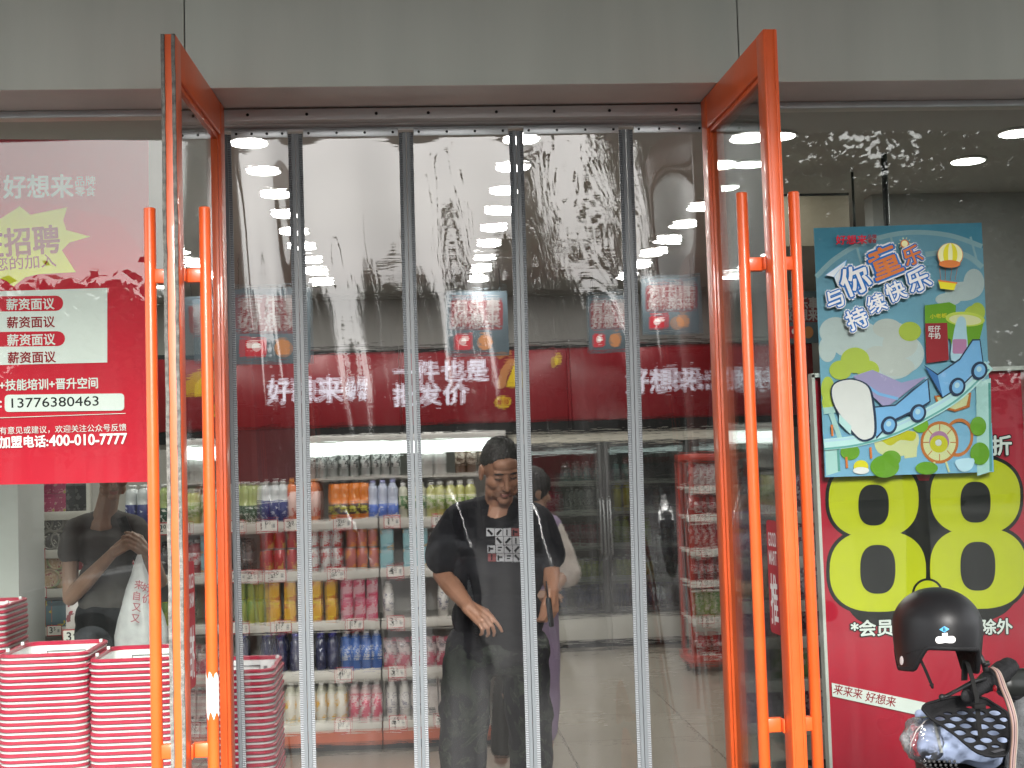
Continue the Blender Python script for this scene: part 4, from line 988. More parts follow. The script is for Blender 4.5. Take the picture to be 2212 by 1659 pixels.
# drop shadow block, outline, then yellow
s.poly(qp([(300, 690), (330, 760), (420, 850), (640, 880), (980, 870), (1180, 815), (1270, 730), (1290, 640), (700, 600)]), I_black, 4)
s.poly(qp([(560, 60), (980, 60), (900, 330), (860, 480), (700, 480), (640, 330)]), I_black)
for e in E8:
    s.poly(qp(sup(*e[0], *e[1], 2.4, 48, 19)), I_black); s.poly(qp(sup(*e[2], *e[3], 2.5, 48, 19)), I_black)
for e in E8:
    s.poly(qp(sup(*e[0], *e[1], 2.4)), I_lime); s.poly(qp(sup(*e[2], *e[3], 2.5)), I_lime)
for e in E8:
    for h in e[4:]: s.poly(qp(sup(*h, 2.6)), I_black)
s.oval(*Q(778, 690), 34, 34, I_black); s.oval(*Q(778, 690), 29, 29, I_lime)
s.text('*会员', 1838, 1372, 38, I_white, w=90, bold=.026, outline=(.09, I_black))
s.text('品除外', 2083, 1369, 36, I_white, w=102, bold=.026, outline=(.09, I_black))
s.text('折', 2139, 980, 46, I_white, w=44, bold=.026, outline=(.08, I_black))
s.poly(qp([(243, 1183), (1010, 1345), (1010, 1425), (247, 1258)]), I_white)
s.text('来来来', *Q(250, 1238), 23.5, I_dred, w=63, bold=.012, rot=-11.3); s.text('好想来', *Q(428, 1280), 23.5, I_dred, w=66, bold=.012, rot=-11.3)
o = s.build('discount_board')
M_frame = pm('silver_frame', (0.62, 0.61, 0.59), .4, metal=.3, var=.05)
bdt = tag(o, 'large red board with a yellow 88 behind the right glass', 'sign board')
fr_ = MB()
y0 = YG+.045
def strip(p, q, w):
    a, b = at(*p, y0), at(*q, y0); d = (b-a).normalized(); n_ = Vector((-d.z, 0, d.x))*w
    A = [a-n_, b-n_, b+n_, a+n_]; fr_.add([(v.x, y0, v.z) for v in A]+[(v.x, y0+.05, v.z) for v in A], [(0, 1, 2, 3), (7, 6, 5, 4), (0, 4, 5, 1), (1, 5, 6, 2), (2, 6, 7, 3), (3, 7, 4, 0)])
strip((bL(800), 809), (bL(1950), 1955), .006); strip((bR(800), 793), (bR(1950), 1945), .008); strip((bL(800)-3, 811), (bR(800)+3, 794), .008)
fo = fr_.build('frame', M_frame); fo.parent = o

# ---- blue children's poster in front of the board
s = Sheet(YG+.024, [], .00022)
Q2 = lambda cx, cy: (1700.5+.3471*cx, 466.3+.3471*cy)
q2 = lambda l: [Q2(*p) for p in l]
lw = .3471
def cl(n, c): return ink('poster_'+n, c)
c_sky, c_sky2, c_arc, c_cloud = cl('sky', (0.27, 0.56, 0.78)), cl('deep_sky', (0.12, 0.42, 0.64)), cl('pale_arc', (0.48, 0.72, 0.84)), cl('cloud', (0.76, 0.84, 0.88))
c_bush, c_bush2, c_water, c_rail, c_raild = cl('bush', (0.656, 0.773, 0.118)), cl('tree', (0.180, 0.420, 0.030)), cl('water', (0.26, 0.54, 0.82)), cl('rail', (0.540, 0.820, 0.820)), cl('rail_dark', (0.140, 0.420, 0.400))
c_cart, c_cartd, c_tit, c_or, c_cream, c_lin = cl('cart', (0.22, 0.5, 0.84)), cl('cart_shade', (0.060, 0.200, 0.500)), cl('title', (0.020, 0.160, 0.500)), cl('orange', (0.660, 0.200, 0.050)), cl('cream', (0.820, 0.820, 0.452)), cl('line', (0.030, 0.050, 0.100))
bk(s, q2([(165, 76), (1210, 42), (1283, 1594), (235, 1627)]), c_sky)
inq = lambda l: q2(l)
s.poly(inq([(166, 77), (1209, 43), (1217, 200), (1000, 120), (700, 110), (400, 190), (178, 380)]), c_sky2)
s.line(q2([(p.x, p.y) for p in spl([(180, 380, 0), (300, 265, 0), (480, 165, 0), (740, 105, 0), (1000, 120, 0), (1212, 190, 0)])]), 30*lw, c_arc)
s.line(q2([(p.x, p.y) for p in spl([(860, 240, 0), (1020, 225, 0), (1130, 255, 0), (1214, 320, 0)])]), 34*lw, c_arc)
for a, b in (((430, 185), (470, 330)), ((1140, 130), (1190, 320)), ((640, 110), (660, 200))): s.line(q2([a, b]), 14*lw, c_arc)
def puff(l, m): 
    for cx, cy, rx, ry in l: s.oval(*Q2(cx, cy), rx*lw, ry*lw, m)
puff([(300, 720, 100, 90), (390, 800, 110, 80), (250, 830, 55, 80), (470, 730, 90, 70), (1090, 470, 110, 60), (1160, 420, 65, 90), (1000, 520, 80, 40), (640, 760, 150, 100), (560, 850, 120, 110), (720, 860, 130, 120), (640, 930, 150, 90)], c_cloud)
puff([(620, 700, 90, 60), (700, 800, 110, 90), (560, 880, 90, 70), (680, 940, 110, 60)], I_white)
puff([(330, 960, 70, 60), (420, 900, 90, 80), (500, 960, 70, 60), (250, 1080, 42, 80), (260, 1160, 46, 60), (1150, 640, 60, 80), (1180, 600, 48, 60), (760, 720, 70, 60)], c_bush)
s.poly(inq([(222, 1360), (700, 1330), (1269, 1290), (1282, 1593), (236, 1626)]), c_water)
for x0_, x1_, t in ((232, 320, 1440), (1170, 1262, 1040)): s.poly(inq([(x0_, t), (x1_, t-30), (x1_+8, 1590), (x0_+8, 1618)]), c_rail); s.line(q2([(x1_-8, t), (x1_, 1590)]), 16*lw, c_raild)
s.line(q2([(222, 1215), (300, 1205)]), 40*lw, c_rail); s.line(q2([(270, 1230), (330, 1400)]), 30*lw, c_rail)
# towers, cake, wheel, trees
s.poly(inq([(560, 1370), (790, 1340), (800, 1450), (680, 1500), (560, 1470)]), c_cream, 4); s.poly(inq([(560, 1375), (670, 1340), (790, 1345), (780, 1400), (700, 1395), (640, 1430), (590, 1405)]), I_yel, 3)
s.poly(inq([(720, 1440), (770, 1400), (805, 1430), (800, 1500), (725, 1510)]), c_cream); s.poly(inq([(910, 1120), (1140, 1100), (1130, 1190), (1040, 1220), (930, 1190)]), c_or, 0); s.poly(inq([(925, 1130), (1125, 1112), (1110, 1180), (1040, 1205), (945, 1178)]), c_cream)
s.oval(*Q2(1060, 1380), 92*lw, 120*lw, c_or, 10, hole=.82); s.oval(*Q2(942, 1410), 118*lw, 132*lw, c_cream, 8); s.oval(*Q2(942, 1410), 118*lw, 132*lw, c_or, 8, hole=.86); s.oval(*Q2(940, 1405), 62*lw, 66*lw, cl('pink', (0.550, 0.250, 0.450))); s.oval(*Q2(938, 1420), 56*lw, 54*lw, I_yel); s.oval(*Q2(935, 1412), 20*lw, 20*lw, I_white)
for k in range(8): a = k*math.pi/4; s.line(q2([(942+66*math.cos(a), 1410+72*math.sin(a)), (942+104*math.cos(a), 1410+116*math.sin(a))]), 5*lw, c_or)
s.line(q2([(910, 1530), (895, 1600)]), 12*lw, c_cream); s.line(q2([(980, 1530), (1000, 1595)]), 12*lw, c_cream)
puff([(385, 1470, 60, 50), (600, 1560, 90, 70), (640, 1510, 60, 50), (860, 1570, 70, 40), (1180, 1310, 50, 60), (1190, 1480, 60, 70), (820, 1300, 50, 50)], c_bush2)
s.oval(*Q2(452, 1560), 46*lw, 40*lw, I_yel); s.oval(*Q2(452, 1585), 50*lw, 22*lw, I_white); s.poly(inq([(1040, 1520), (1150, 1510), (1140, 1570), (1095, 1592), (1055, 1575)]), c_arc, 3)
for x_, y_ in ((270, 1300), (360, 1500), (510, 1440)): s.line(q2([(x_, y_), (x_+5, y_+70)]), 14*lw, c_or)
rail = [(p.x, p.y) for p in spl([(222, 1425, 0), (430, 1400, 0), (640, 1340, 0), (850, 1240, 0), (1060, 1110, 0), (1246, 930, 0)])]
s.line(q2(rail), 70*lw, c_rail); s.line(q2([(a, b+26) for a, b in rail]), 12*lw, c_raild); s.line(q2([(a, b-22) for a, b in rail]), 14*lw, c_arc)
# goods in the rear car
s.poly(inq([(846, 560), (1000, 540), (1040, 560), (1035, 760), (850, 800)]), c_bush2); s.text('小老板', *Q2(880, 640), 30*lw, I_yel, w=105*lw, bold=.026, rot=4)
s.poly(inq([(975, 640), (1218, 640), (1190, 760), (1150, 860), (1030, 880)]), c_bush2, 0); s.oval(*Q2(1097, 645), 122*lw, 45*lw, c_bush, 4); s.oval(*Q2(1097, 650), 100*lw, 32*lw, c_cream, 4)
s.poly(inq([(848, 672), (985, 668), (995, 900), (856, 920)]), cl('carton_red', (0.360, 0.030, 0.040))); s.text('旺仔', *Q2(870, 722), 42*lw, I_white, w=72*lw, bold=.026); s.text('牛奶', *Q2(870, 765), 42*lw, I_white, w=72*lw, bold=.026)
s.poly(inq([(1050, 640), (1095, 640), (1105, 720), (1108, 880), (1010, 900), (1020, 760)]), c_arc, 3); s.rrect(*Q2(1018, 770), *Q2(1105, 860), 4, cl('pink', (0.550, 0.250, 0.450)))
s.poly(inq([(840, 930), (925, 985), (1060, 890), (1140, 770), (1190, 770), (1212, 930), (1080, 1060), (955, 1138)]), c_lin); s.poly(inq([(846, 938), (925, 995), (1064, 900), (1144, 780), (1185, 778), (1205, 925), (1076, 1052), (957, 1128)]), c_cart); s.poly(inq([(846, 938), (925, 995), (957, 1128)]), c_cartd)
# front car: blue tub, seat, plain white nose panel
s.poly(inq([(400, 1000), (520, 960), (700, 1040), (860, 1000), (600, 1200)]), cl('seat', (0.400, 0.360, 0.600)))
s.poly(inq([(505, 1190), (660, 1175), (770, 1080), (868, 1010), (882, 1160), (820, 1200), (640, 1285), (545, 1390)]), c_lin); s.poly(inq([(512, 1198), (664, 1184), (776, 1090), (860, 1022), (873, 1155), (815, 1190), (636, 1275), (545, 1376)]), c_cart)
s.line(q2([(470, 1050), (560, 1110), (680, 1140)]), 18*lw, c_cart)
s.poly(inq([(262, 1080), (300, 1030), (400, 1015), (500, 1060), (535, 1180), (545, 1350), (500, 1400), (430, 1390), (340, 1280), (280, 1180)]), c_lin, 5); s.poly(inq([(269, 1085), (305, 1038), (400, 1023), (490, 1066), (520, 1185), (530, 1345), (495, 1388), (434, 1380), (346, 1275), (286, 1178)]), I_white, 5)
s.poly(inq([(314, 1235), (388, 1310), (386, 1362), (312, 1288)]), c_rail)
for cx, cy in ((622, 1305), (802, 1230), (1045, 1066), (1181, 966)): s.oval(*Q2(cx, cy), 50*lw, 58*lw, c_lin, 20); s.oval(*Q2(cx+2, cy), 34*lw, 42*lw, c_cart, 20); s.oval(*Q2(cx-2, cy-10), 16*lw, 18*lw, c_arc, 20)
# balloon, paper plane, little sun
for dx in (-55, -20, 20, 55): s.line(q2([(990+dx, 330), (985+dx*.8, 405)]), 3*lw, c_or)
s.oval(*Q2(1000, 250), 80*lw, 76*lw, c_or); s.oval(*Q2(1000, 248), 76*lw, 72*lw, c_cream); s.oval(*Q2(1000, 248), 44*lw, 72*lw, I_yel); s.oval(*Q2(1000, 248), 14*lw, 72*lw, c_cream); s.oval(*Q2(996, 305), 66*lw, 24*lw, c_or); s.poly(inq([(924, 405), (1040, 420), (1022, 468), (938, 458)]), I_yel); s.line(q2([(924, 408), (1042, 424)]), 10*lw, c_or)
s.poly(inq([(225, 375), (358, 280), (300, 440), (280, 385)]), c_cloud); s.line(q2([(225, 375), (358, 280), (280, 385), (300, 440), (358, 280)]), 4*lw, c_cart)
s.oval(*Q2(716, 180), 26*lw, 26*lw, c_cream); s.oval(*Q2(716, 180), 26*lw, 26*lw, c_or, hole=.75)
for k in range(10): a = k*math.pi/5; s.line(q2([(716+30*math.cos(a), 180+30*math.sin(a)), (716+40*math.cos(a), 180+40*math.sin(a))]), 5*lw, c_cream)
# title
T1 = [('与', 250, 585, 125, 0), ('你', 350, 505, 190, 0), ('童', 535, 400, 205, 1), ('乐', 725, 318, 125, 1), ('持', 378, 715, 135, 0), ('续', 505, 612, 120, 0), ('快', 620, 540, 125, 0), ('乐', 755, 480, 150, 0)]
for bold, m in ((.135, I_white), (.085, c_tit)):
    for t, x_, y_, h_, k in T1: s.text(t, *Q2(x_, y_), h_*lw, m, bold=bold, rot=22)
for t, x_, y_, h_, k in T1: s.text(t, *Q2(x_, y_), h_*lw, c_or if k else I_white, bold=.022, rot=22)
s.text('好想来', *Q2(288, 182), 62*lw, I_red, w=190*lw, bold=.022); s.text('品牌', *Q2(484, 150), 29*lw, I_dred, w=54*lw, bold=.02); s.text('零食', *Q2(484, 178), 29*lw, I_dred, w=54*lw, bold=.02)
o = s.build('picture_poster'); tag(o, 'sky blue cartoon poster with roller coaster cars on the right glass', 'poster')

# ================================================================ shopping baskets
M_bw = pm('basket_white', (0.66, 0.65, 0.66), .35, var=.05); M_br = pm('basket_red', (0.42, 0.015, 0.05), .35, var=.10, scale=14)
BW, BD = .165, .205
def rr(w, d, r, n=5):
    out = []
    for cx, cy, a0 in ((w-r, d-r, 0), (-w+r, d-r, 90), (-w+r, -d+r, 180), (w-r, -d+r, 270)):
        for k in range(n+1): a = R(a0+90*k/n); out.append((cx+r*math.cos(a), cy+r*math.sin(a)))
    return out
def ringwall(m, secs, closed_bottom=False):
    """secs: list of (w,d,r,z) loops swept in order"""
    base = len(m.v); n = len(rr(1, 1, .1))
    for (w, d, r, z) in secs: m.v += [(p[0], p[1], z) for p in rr(w, d, r)]
    for i in range(len(secs)-1):
        for k in range(n):
            k2 = (k+1) % n; m.f.append([base+i*n+k, base+i*n+k2, base+(i+1)*n+k2, base+(i+1)*n+k]); m.m.append(0); m.sm.append(False)
    if closed_bottom: m.f.append([base+k for k in range(n)][::-1]); m.m.append(0); m.sm.append(False)
m = MB()                                   # z=0 is the rim plane
ringwall(m, [(BW*.78, BD*.80, .04, -.215), (BW*.80, BD*.82, .045, -.21), (BW-.012, BD-.012, .05, -.022), (BW-.004, BD-.004, .052, -.021), (BW, BD, .054, -.018), (BW, BD, .054, -.0125), (BW-.004, BD-.004, .052, -.0118), (BW-.016, BD-.016, .046, -.0122), (BW*.78-.003, BD*.80-.003, .04, -.208)], True)
m.f.append(list(range(len(m.v)-24, len(m.v)))); m.m.append(0); m.sm.append(False)
bin_me = m.mesh('basket_bin', [M_bw])
m = MB(); ringwall(m, [(BW-.010, BD-.010, .05, -.0105), (BW-.002, BD-.002, .053, -.0103), (BW+.003, BD+.003, .055, -.0065), (BW+.003, BD+.003, .055, .001), (BW-.003, BD-.003, .052, .0045), (BW-.012, BD-.012, .047, .003), (BW-.010, BD-.010, .05, -.0115)])
han_me = m.mesh('basket_handle', [M_br])
M_slot = pm('basket_slot', (0.10, 0.09, 0.10), .6)
m = MB()
for sx in (-1, 1):
    for zz in (-.034, -.062): m.bbox((-.075, BD-.031-(zz+.034)*-.12-.001, zz), (.075, BD-.029-(zz+.034)*-.12-.001, zz+.003), .0008)
    m.bbox((sx*.075-.0015, BD-.034, -.062), (sx*.075+.0015, BD-.031, -.031), .0006)
m.bbox((.09, BD-.032, -.05), (.105, BD-.029, -.035), .0008)
slot_me = m.mesh('basket_slot', [M_slot])
m = MB()
for sx in (-1, 1):
    for sy in (-.5, .5): m.bbox((sx*BW*.93-.006, sy*BD-.008, .003), (sx*BW*.93+.006, sy*BD+.008, .016), .002)
lug_me = m.mesh('basket_lug', [M_bw])
def stack(pr, Yf, ztop, lab, pitch, ry=0.0):
    """pr = picture x of the front right corner"""
    xc = at(pr, 1500, Yf).x-BW; yc = Yf+BD; n = int((ztop-.225)/pitch)+1
    for k in range(n):
        z = ztop-k*pitch; top = k == 0
        r_ = thing('shopping_basket', ('topmost empty basket of the ' if top else 'red rimmed white basket nested in the ')+lab, 'shopping basket', (xc+random.uniform(-.004, .004), yc+random.uniform(-.004, .004), z), None if top else 'baskets of the '+lab)
        r_.rotation_euler.z = ry+random.uniform(-.014, .014)
        for nm, me in (('bin', bin_me), ('handle', han_me))+((('slot', slot_me), ('lug', lug_me)) if top else ()):
            o = bpy.data.objects.new(nm, me); COL.objects.link(o); o.parent = r_
stack(184, 5.33, .945, 'stack left of the woman\'s bag', .0232)
stack(380, 5.33, .915, 'stack behind the left door handles', .0232)
stack(592, 5.33, .855, 'stack right of the left door, by the curtain', .0237)
stack(8, 6.15, 1.06, 'stack at the left picture edge', .0245)
# ================================================================ people
from mathutils.bvhtree import BVHTree
def cap(m, a, b, ra, rb, seg=12):
    a, b = Vector(a), Vector(b)
    m.tube([a, b], [ra, rb], seg); m.ell(a, (ra, ra, ra), seg=seg, rings=8); m.ell(b, (rb, rb, rb), seg=seg, rings=8)
def chain(m, pts, rs, seg=12):
    for i in range(len(pts)-1): cap(m, pts[i], pts[i+1], rs[i], rs[i+1], seg)
def fuse(m, name, mat, parent, voxel=.006, smooth=4, wrinkle=None):
    """melt overlapping volumes into one continuous skin"""
    me = m.mesh(name+'_raw', []); o = bpy.data.objects.new(name+'_raw', me); COL.objects.link(o)
    rm = o.modifiers.new('r', 'REMESH'); rm.mode = 'VOXEL'; rm.voxel_size = voxel; rm.use_smooth_shade = True
    if smooth: sm = o.modifiers.new('s', 'SMOOTH'); sm.iterations = smooth; sm.factor = .5
    dg = bpy.context.evaluated_depsgraph_get(); dg.update()
    out = bpy.data.meshes.new_from_object(o.evaluated_get(dg)); out.name = name
    bpy.data.objects.remove(o)
    if wrinkle: wrinkle(out)
    off = Vector(parent.location); out.transform(Matrix.Translation(-off)); out.materials.clear()
    for q in (mat if isinstance(mat, (list, tuple)) else [mat]): out.materials.append(q)
    for p in out.polygons: p.use_smooth = True
    r_ = bpy.data.objects.new(name, out); COL.objects.link(r_); r_.parent = parent
    return r_
from mathutils import noise as mnoise
def folds(amp, sc, seed=0.0):
    """cloth creases pushed along the vertex normals"""
    def f(me):
        ns = [v.normal.copy() for v in me.vertices]
        for v, n_ in zip(me.vertices, ns):
            p = Vector((v.co.x*sc[0]+seed, v.co.y*sc[1], v.co.z*sc[2]))
            h = mnoise.noise(p)+.5*mnoise.noise(p*2.1); r2 = 1-2*abs(mnoise.noise(p*1.4+Vector((9, 3, 1))))
            v.co += n_*amp*(h*.7+r2*.6)
    return f
M_skin = pm('skin', (0.42, 0.21, 0.13), .5, var=.10, scale=18, bump=.05, bscale=300)
M_skin2 = pm('skin_fair', (0.27, 0.155, 0.10), .5, var=.10, scale=18, bump=.05, bscale=300)
M_hair = pm('black_hair', (0.014, 0.012, 0.011), .55, var=.5, scale=90, bump=.6, bscale=200, stretch=(1, 1, .35))
M_tee = pm('black_tee', (0.010, 0.010, 0.013), .85, spec=.12, var=.25, scale=10, bump=.25, bscale=500)
M_brow = pm('brow_hair', (0.02, 0.014, 0.011), .7); M_lip = pm('lip', (0.30, 0.105, 0.075), .5)
def trouser_mat():
    m = pm('dark_trousers', (0.016, 0.016, 0.019), .85, spec=.12, var=.3, scale=8); n = m.node_tree.nodes; l = m.node_tree.links; b = n['Principled BSDF']
    tc = n.new('ShaderNodeTexCoord'); no = n.new('ShaderNodeTexNoise'); no.inputs['Scale'].default_value = 5.5; no.inputs['Detail'].default_value = 3; no.inputs['Distortion'].default_value = 2.4; l.new(tc.outputs['Object'], no.inputs[0])
    rp = n.new('ShaderNodeValToRGB'); e = rp.color_ramp.elements; e[0].position = .50; e[0].color = (.016, .016, .019, 1); e[1].position = .515; e[1].color = (.05, .062, .045, 1); q = e.new(.53); q.color = (.018, .02, .02, 1); q = e.new(.60); q.color = (.03, .036, .03, 1)
    l.new(no.outputs[0], rp.inputs[0]); l.new(rp.outputs[0], b.inputs['Base Color']); return m
def head_parts(m, H, ears=True):
    """skull, jaw, nose, ears... in head space: x = picture right, y = backwards, z up; H places them"""
    rot = H.to_3x3()
    def E(c, r): m.ell(H @ Vector(c), r, mat=rot, seg=20, rings=14)
    E((0, .004, .032), (.074, .094, .094)); E((0, -.018, -.045), (.060, .068, .072)); E((0, -.067, -.094), (.026, .024, .022))
    E((-.040, -.052, -.020), (.028, .030, .030)); E((.040, -.052, -.020), (.028, .030, .030))
    E((0, -.077, .034), (.050, .016, .013)); E((0, -.065, .06), (.052, .028, .03))
    cap(m, H @ Vector((0, -.088, .018)), H @ Vector((0, -.108, -.026)), .0085, .0125); E((-.012, -.096, -.030), (.009, .011, .008)); E((.012, -.096, -.030), (.009, .011, .008))
    E((0, -.083, -.052), (.022, .012, .010)); E((0, -.080, -.068), (.019, .012, .009)); E((-.046, -.03, -.07), (.018, .03, .03)); E((.046, -.03, -.07), (.018, .03, .03))
    for s_ in (-1, 1):
        E((s_*.030, -.074, .012), (.016, .012, .0105))
        if ears: E((s_*.078, .004, -.004), (.010, .020, .031)); E((s_*.079, -.004, -.027), (.008, .010, .012))
def hair_cap(H, name, mat, parent, low=(.066, .012, -.055), grow=1.0, lump=.0035, strands=3500):
    """hair: a shell over the skull, cut along the hairline; low = height of the edge at brow, temple, nape"""
    m = MB(); n1, n2 = 150, 22; R_ = (.081*grow, .101*grow, .101*grow); c0 = Vector((0, .006, .035)); vs = []; keep = {}
    for j in range(n2+1):
        for i in range(n1):
            a = 2*math.pi*i/n1; front = -math.sin(a)      # -y is the face side
            zl = low[1]+(low[0]-low[1])*max(0, front)**1.5 if front > 0 else low[1]+(low[2]-low[1])*(-front)
            zl += .007*mnoise.noise(Vector((a*7, 3, 1)))+.004*mnoise.noise(Vector((a*23, 1, 5)))+random.uniform(-.008, .004)
            if abs(front) < .35: zl = min(zl, low[1]+.004)
            phl = math.acos(max(-1, min(1, (zl-c0.z)/R_[2]))); ph = phl*(n2-j)/n2 if j else phl
            d = Vector((math.sin(ph)*math.cos(a), math.sin(ph)*math.sin(a), math.cos(ph)))
            k = 1+lump*12*(mnoise.noise(d*5)*.6+mnoise.noise(d*13)*.35)
            p = Vector((d.x*R_[0], d.y*R_[1], d.z*R_[2]))*k
            if j == 0: p = p*.955
            vs.append(H @ (c0+p))
    m.add(vs, [(j*n1+i, j*n1+(i+1) % n1, (j+1)*n1+(i+1) % n1, (j+1)*n1+i) for j in range(n2) for i in range(n1)], 0, True)
    # loose strands break the outline and the hairline
    for i in range(strands):
        j = random.randrange(2, n2); k_ = random.randrange(n1); p = vs[j*n1+k_]; q = vs[min(n2, j+1)*n1+k_]; c_ = H @ c0
        o_ = (p-c_).normalized(); d_ = (q-p).normalized(); L = random.uniform(.008, .018); t_ = d_.cross(o_)*.0011
        e_ = p+d_*L+o_*random.uniform(.0005, .0045)+d_.cross(o_)*random.uniform(-.006, .006); b_ = p+o_*.0004
        m.add([b_-t_, b_+t_, e_], [(0, 1, 2)], 0)
    return m.build(name, mat, parent)
def face_bits(H, parent, lips=True):
    for s_ in (-1, 1):
        m = MB(); m.tube([H @ Vector((s_*(.014+.009*k), -.0935+.0014*k*k*.6, .031+.004*math.sin(k*.8)-.0012*k)) for k in range(5)], [.002, .0034, .0036, .003, .0014], 8); m.build('eyebrow', M_brow, parent)
        m = MB(); m.tube([H @ Vector((s_*(.017+.0065*k), -.0868+.0012*(k-2)**2*.9, .0075-.0018*math.sin(k*.78)*1.4)) for k in range(5)], [.0012, .0019, .0021, .0019, .0012], 8); m.build('eyelashes', M_brow, parent)
    if lips:
        m = MB(); m.tube([H @ Vector((-.021+.0084*k, -.0945+.0017*(k-2.5)**2*.7, -.060-.002*math.cos((k-2.5)*.9))) for k in range(6)], [.002, .0042, .0048, .0048, .0042, .002], 8)
        m.tube([H @ Vector((-.018+.0072*k, -.0915+.0017*(k-2.5)**2*.7, -.0685-.002*math.cos((k-2.5)*.7))) for k in range(6)], [.002, .0045, .0055, .0055, .0045, .002], 8); m.build('lips', M_lip, parent)
def hand(m, wrist, fwd, back, side, curls=(25, 30, 32, 35), spread=5, thumb=(.5, .35), sc=1.0, wr=.026):
    """five-fingered hand: fwd = wrist to knuckles, back = out of the back of the hand, side = towards the thumb"""
    f = Vector(fwd).normalized(); bk_ = Vector(back); bk_ = (bk_-f*bk_.dot(f)).normalized(); t = f.cross(bk_)
    if t.dot(Vector(side)) < 0: t = -t
    w = Vector(wrist); L = (.078, .084, .078, .062); kn = []
    for i in range(4):
        off = (1.5-i)*.0205*sc
        k = w+f*(.088-.004*abs(i-1.2))*sc+t*off; kn.append(k)
        cap(m, w+t*off*.62-f*.004, k, .0155*sc, .0125*sc, 10)
        a = 0; p = k; d = f
        for s_, (fr_, r0, r1) in enumerate(((.46, .0100, .0090), (.30, .0088, .0080), (.24, .0079, .0066))):
            a += curls[i]*(.55, 1.0, .7)[s_]; ang = R(a); sp = R(spread*(1.5-i))
            d = (f*math.cos(ang)-bk_*math.sin(ang)); d = (d+t*math.tan(sp)*.8).normalized()
            q = p+d*L[i]*1.12*fr_*sc; cap(m, p, q, r0*sc, r1*sc, 10); p = q
    cap(m, w, w+f*.05*sc, wr*sc, .019*sc, 12)
    th = w+f*.022*sc+t*.022*sc; d1 = (f*.75+t*thumb[0]*1.3-bk_*.25).normalized(); q1 = th+d1*.045*sc; d2 = (f*1.0+t*thumb[1]*.5-bk_*.35).normalized(); q2_ = q1+d2*.034*sc; q3 = q2_+(f-bk_*.45+t*.05).normalized()*.026*sc
    cap(m, th, q1, .0165*sc, .0125*sc, 10); cap(m, q1, q2_, .0118*sc, .0102*sc, 10); cap(m, q2_, q3, .0100*sc, .0078*sc, 10)
    return kn
# ---------------- the man coming out
YM = 5.75
mp = lambda px, py, dy=0.0: at(px, py, YM+dy)
man = thing('person', 'man in a black printed T-shirt and baggy dark trousers coming out, looking down', 'person', (mp(1075, 1830).x, YM, 0))
Hc = mp(1081, 1015, -.07)
Hm = Matrix.Translation(Hc) @ Matrix.Rotation(R(12), 4, 'Z') @ Matrix.Rotation(R(29), 4, 'X') @ Matrix.Rotation(R(-3), 4, 'Y') @ Matrix.Scale(1.06, 4)
b = MB(); head_parts(b, Hm)
nb = mp(1078, 1092, .02)
cap(b, Hm @ Vector((0, .02, -.06)), nb, .056, .062); cap(b, nb, mp(1068, 1130, .03), .064, .085)
shL, shR = mp(983, 1128, .02), mp(1162, 1128, .03)
elL, wrL = mp(956, 1240, .04), mp(1013, 1311, -.17)
elR, wrR = mp(1187, 1222, .06), mp(1192, 1275, -.06)
cap(b, mp(1020, 1140, .03), mp(1125, 1140, .03), .062, .062); cap(b, mp(1065, 1180, .05), mp(1070, 1380, .05), .08, .08)
chain(b, [shL, shL.lerp(elL, .5), elL], [.055, .050, .041]); chain(b, [elL, elL.lerp(wrL, .35), wrL], [.041, .043, .027])
chain(b, [shR, shR.lerp(elR, .5), elR], [.055, .050, .041]); chain(b, [elR, elR.lerp(wrR, .4), wrR], [.041, .041, .027])
hand(b, wrL, mp(1046, 1338, -.21)-wrL, Vector((.35, -.8, .45)), mp(1070, 1330, -.20)-mp(1046, 1345, -.20), curls=(20, 40, 46, 50), spread=2.5, thumb=(.40, .15), sc=.98)
hand(b, wrR, Vector((-.04, -.10, -1)), Vector((.75, -.6, .1)), Vector((-.5, -.6, .2)), curls=(52, 56, 58, 60), spread=2, thumb=(.3, -.2), sc=1.0)
for sx, kx, fx, dyf in ((1020, 1010, 1006, -.02), (1128, 1148, 1160, .10)):
    chain(b, [mp(sx, 1420, .04), mp(kx, 1620, dyf), mp(fx, 1800, dyf+.02)], [.085, .055, .045])
fuse(b, 'body', M_skin, man, .0034, 3)
hair_cap(Hm, 'hair', M_hair, man, low=(.094, .030, -.040), grow=.975)
face_bits(Hm, man)
t = MB()
chain(t, [mp(1000, 1118, .03), mp(1072, 1106, .05), mp(1150, 1120, .03)], [.070, .082, .070])
cap(t, mp(1028, 1160, .03), mp(1118, 1162, .03), .115, .115); cap(t, mp(1030, 1240, .03), mp(1118, 1240, .03), .112, .115)
cap(t, mp(1032, 1330, .02), mp(1116, 1330, .03), .112, .118); cap(t, mp(1030, 1392, .02), mp(1118, 1392, .03), .110, .116)
chain(t, [mp(990, 1126, .03), mp(968, 1165, .03), mp(958, 1202, .03)], [.072, .076, .080]); chain(t, [mp(1158, 1126, .03), mp(1174, 1160, .04), mp(1183, 1196, .05)], [.070, .072, .074])
m = MB()
tee = fuse(t, 'tee_shirt', M_tee, man, .008, 5, folds(.007, (6, 6, 3.2), 2.0))
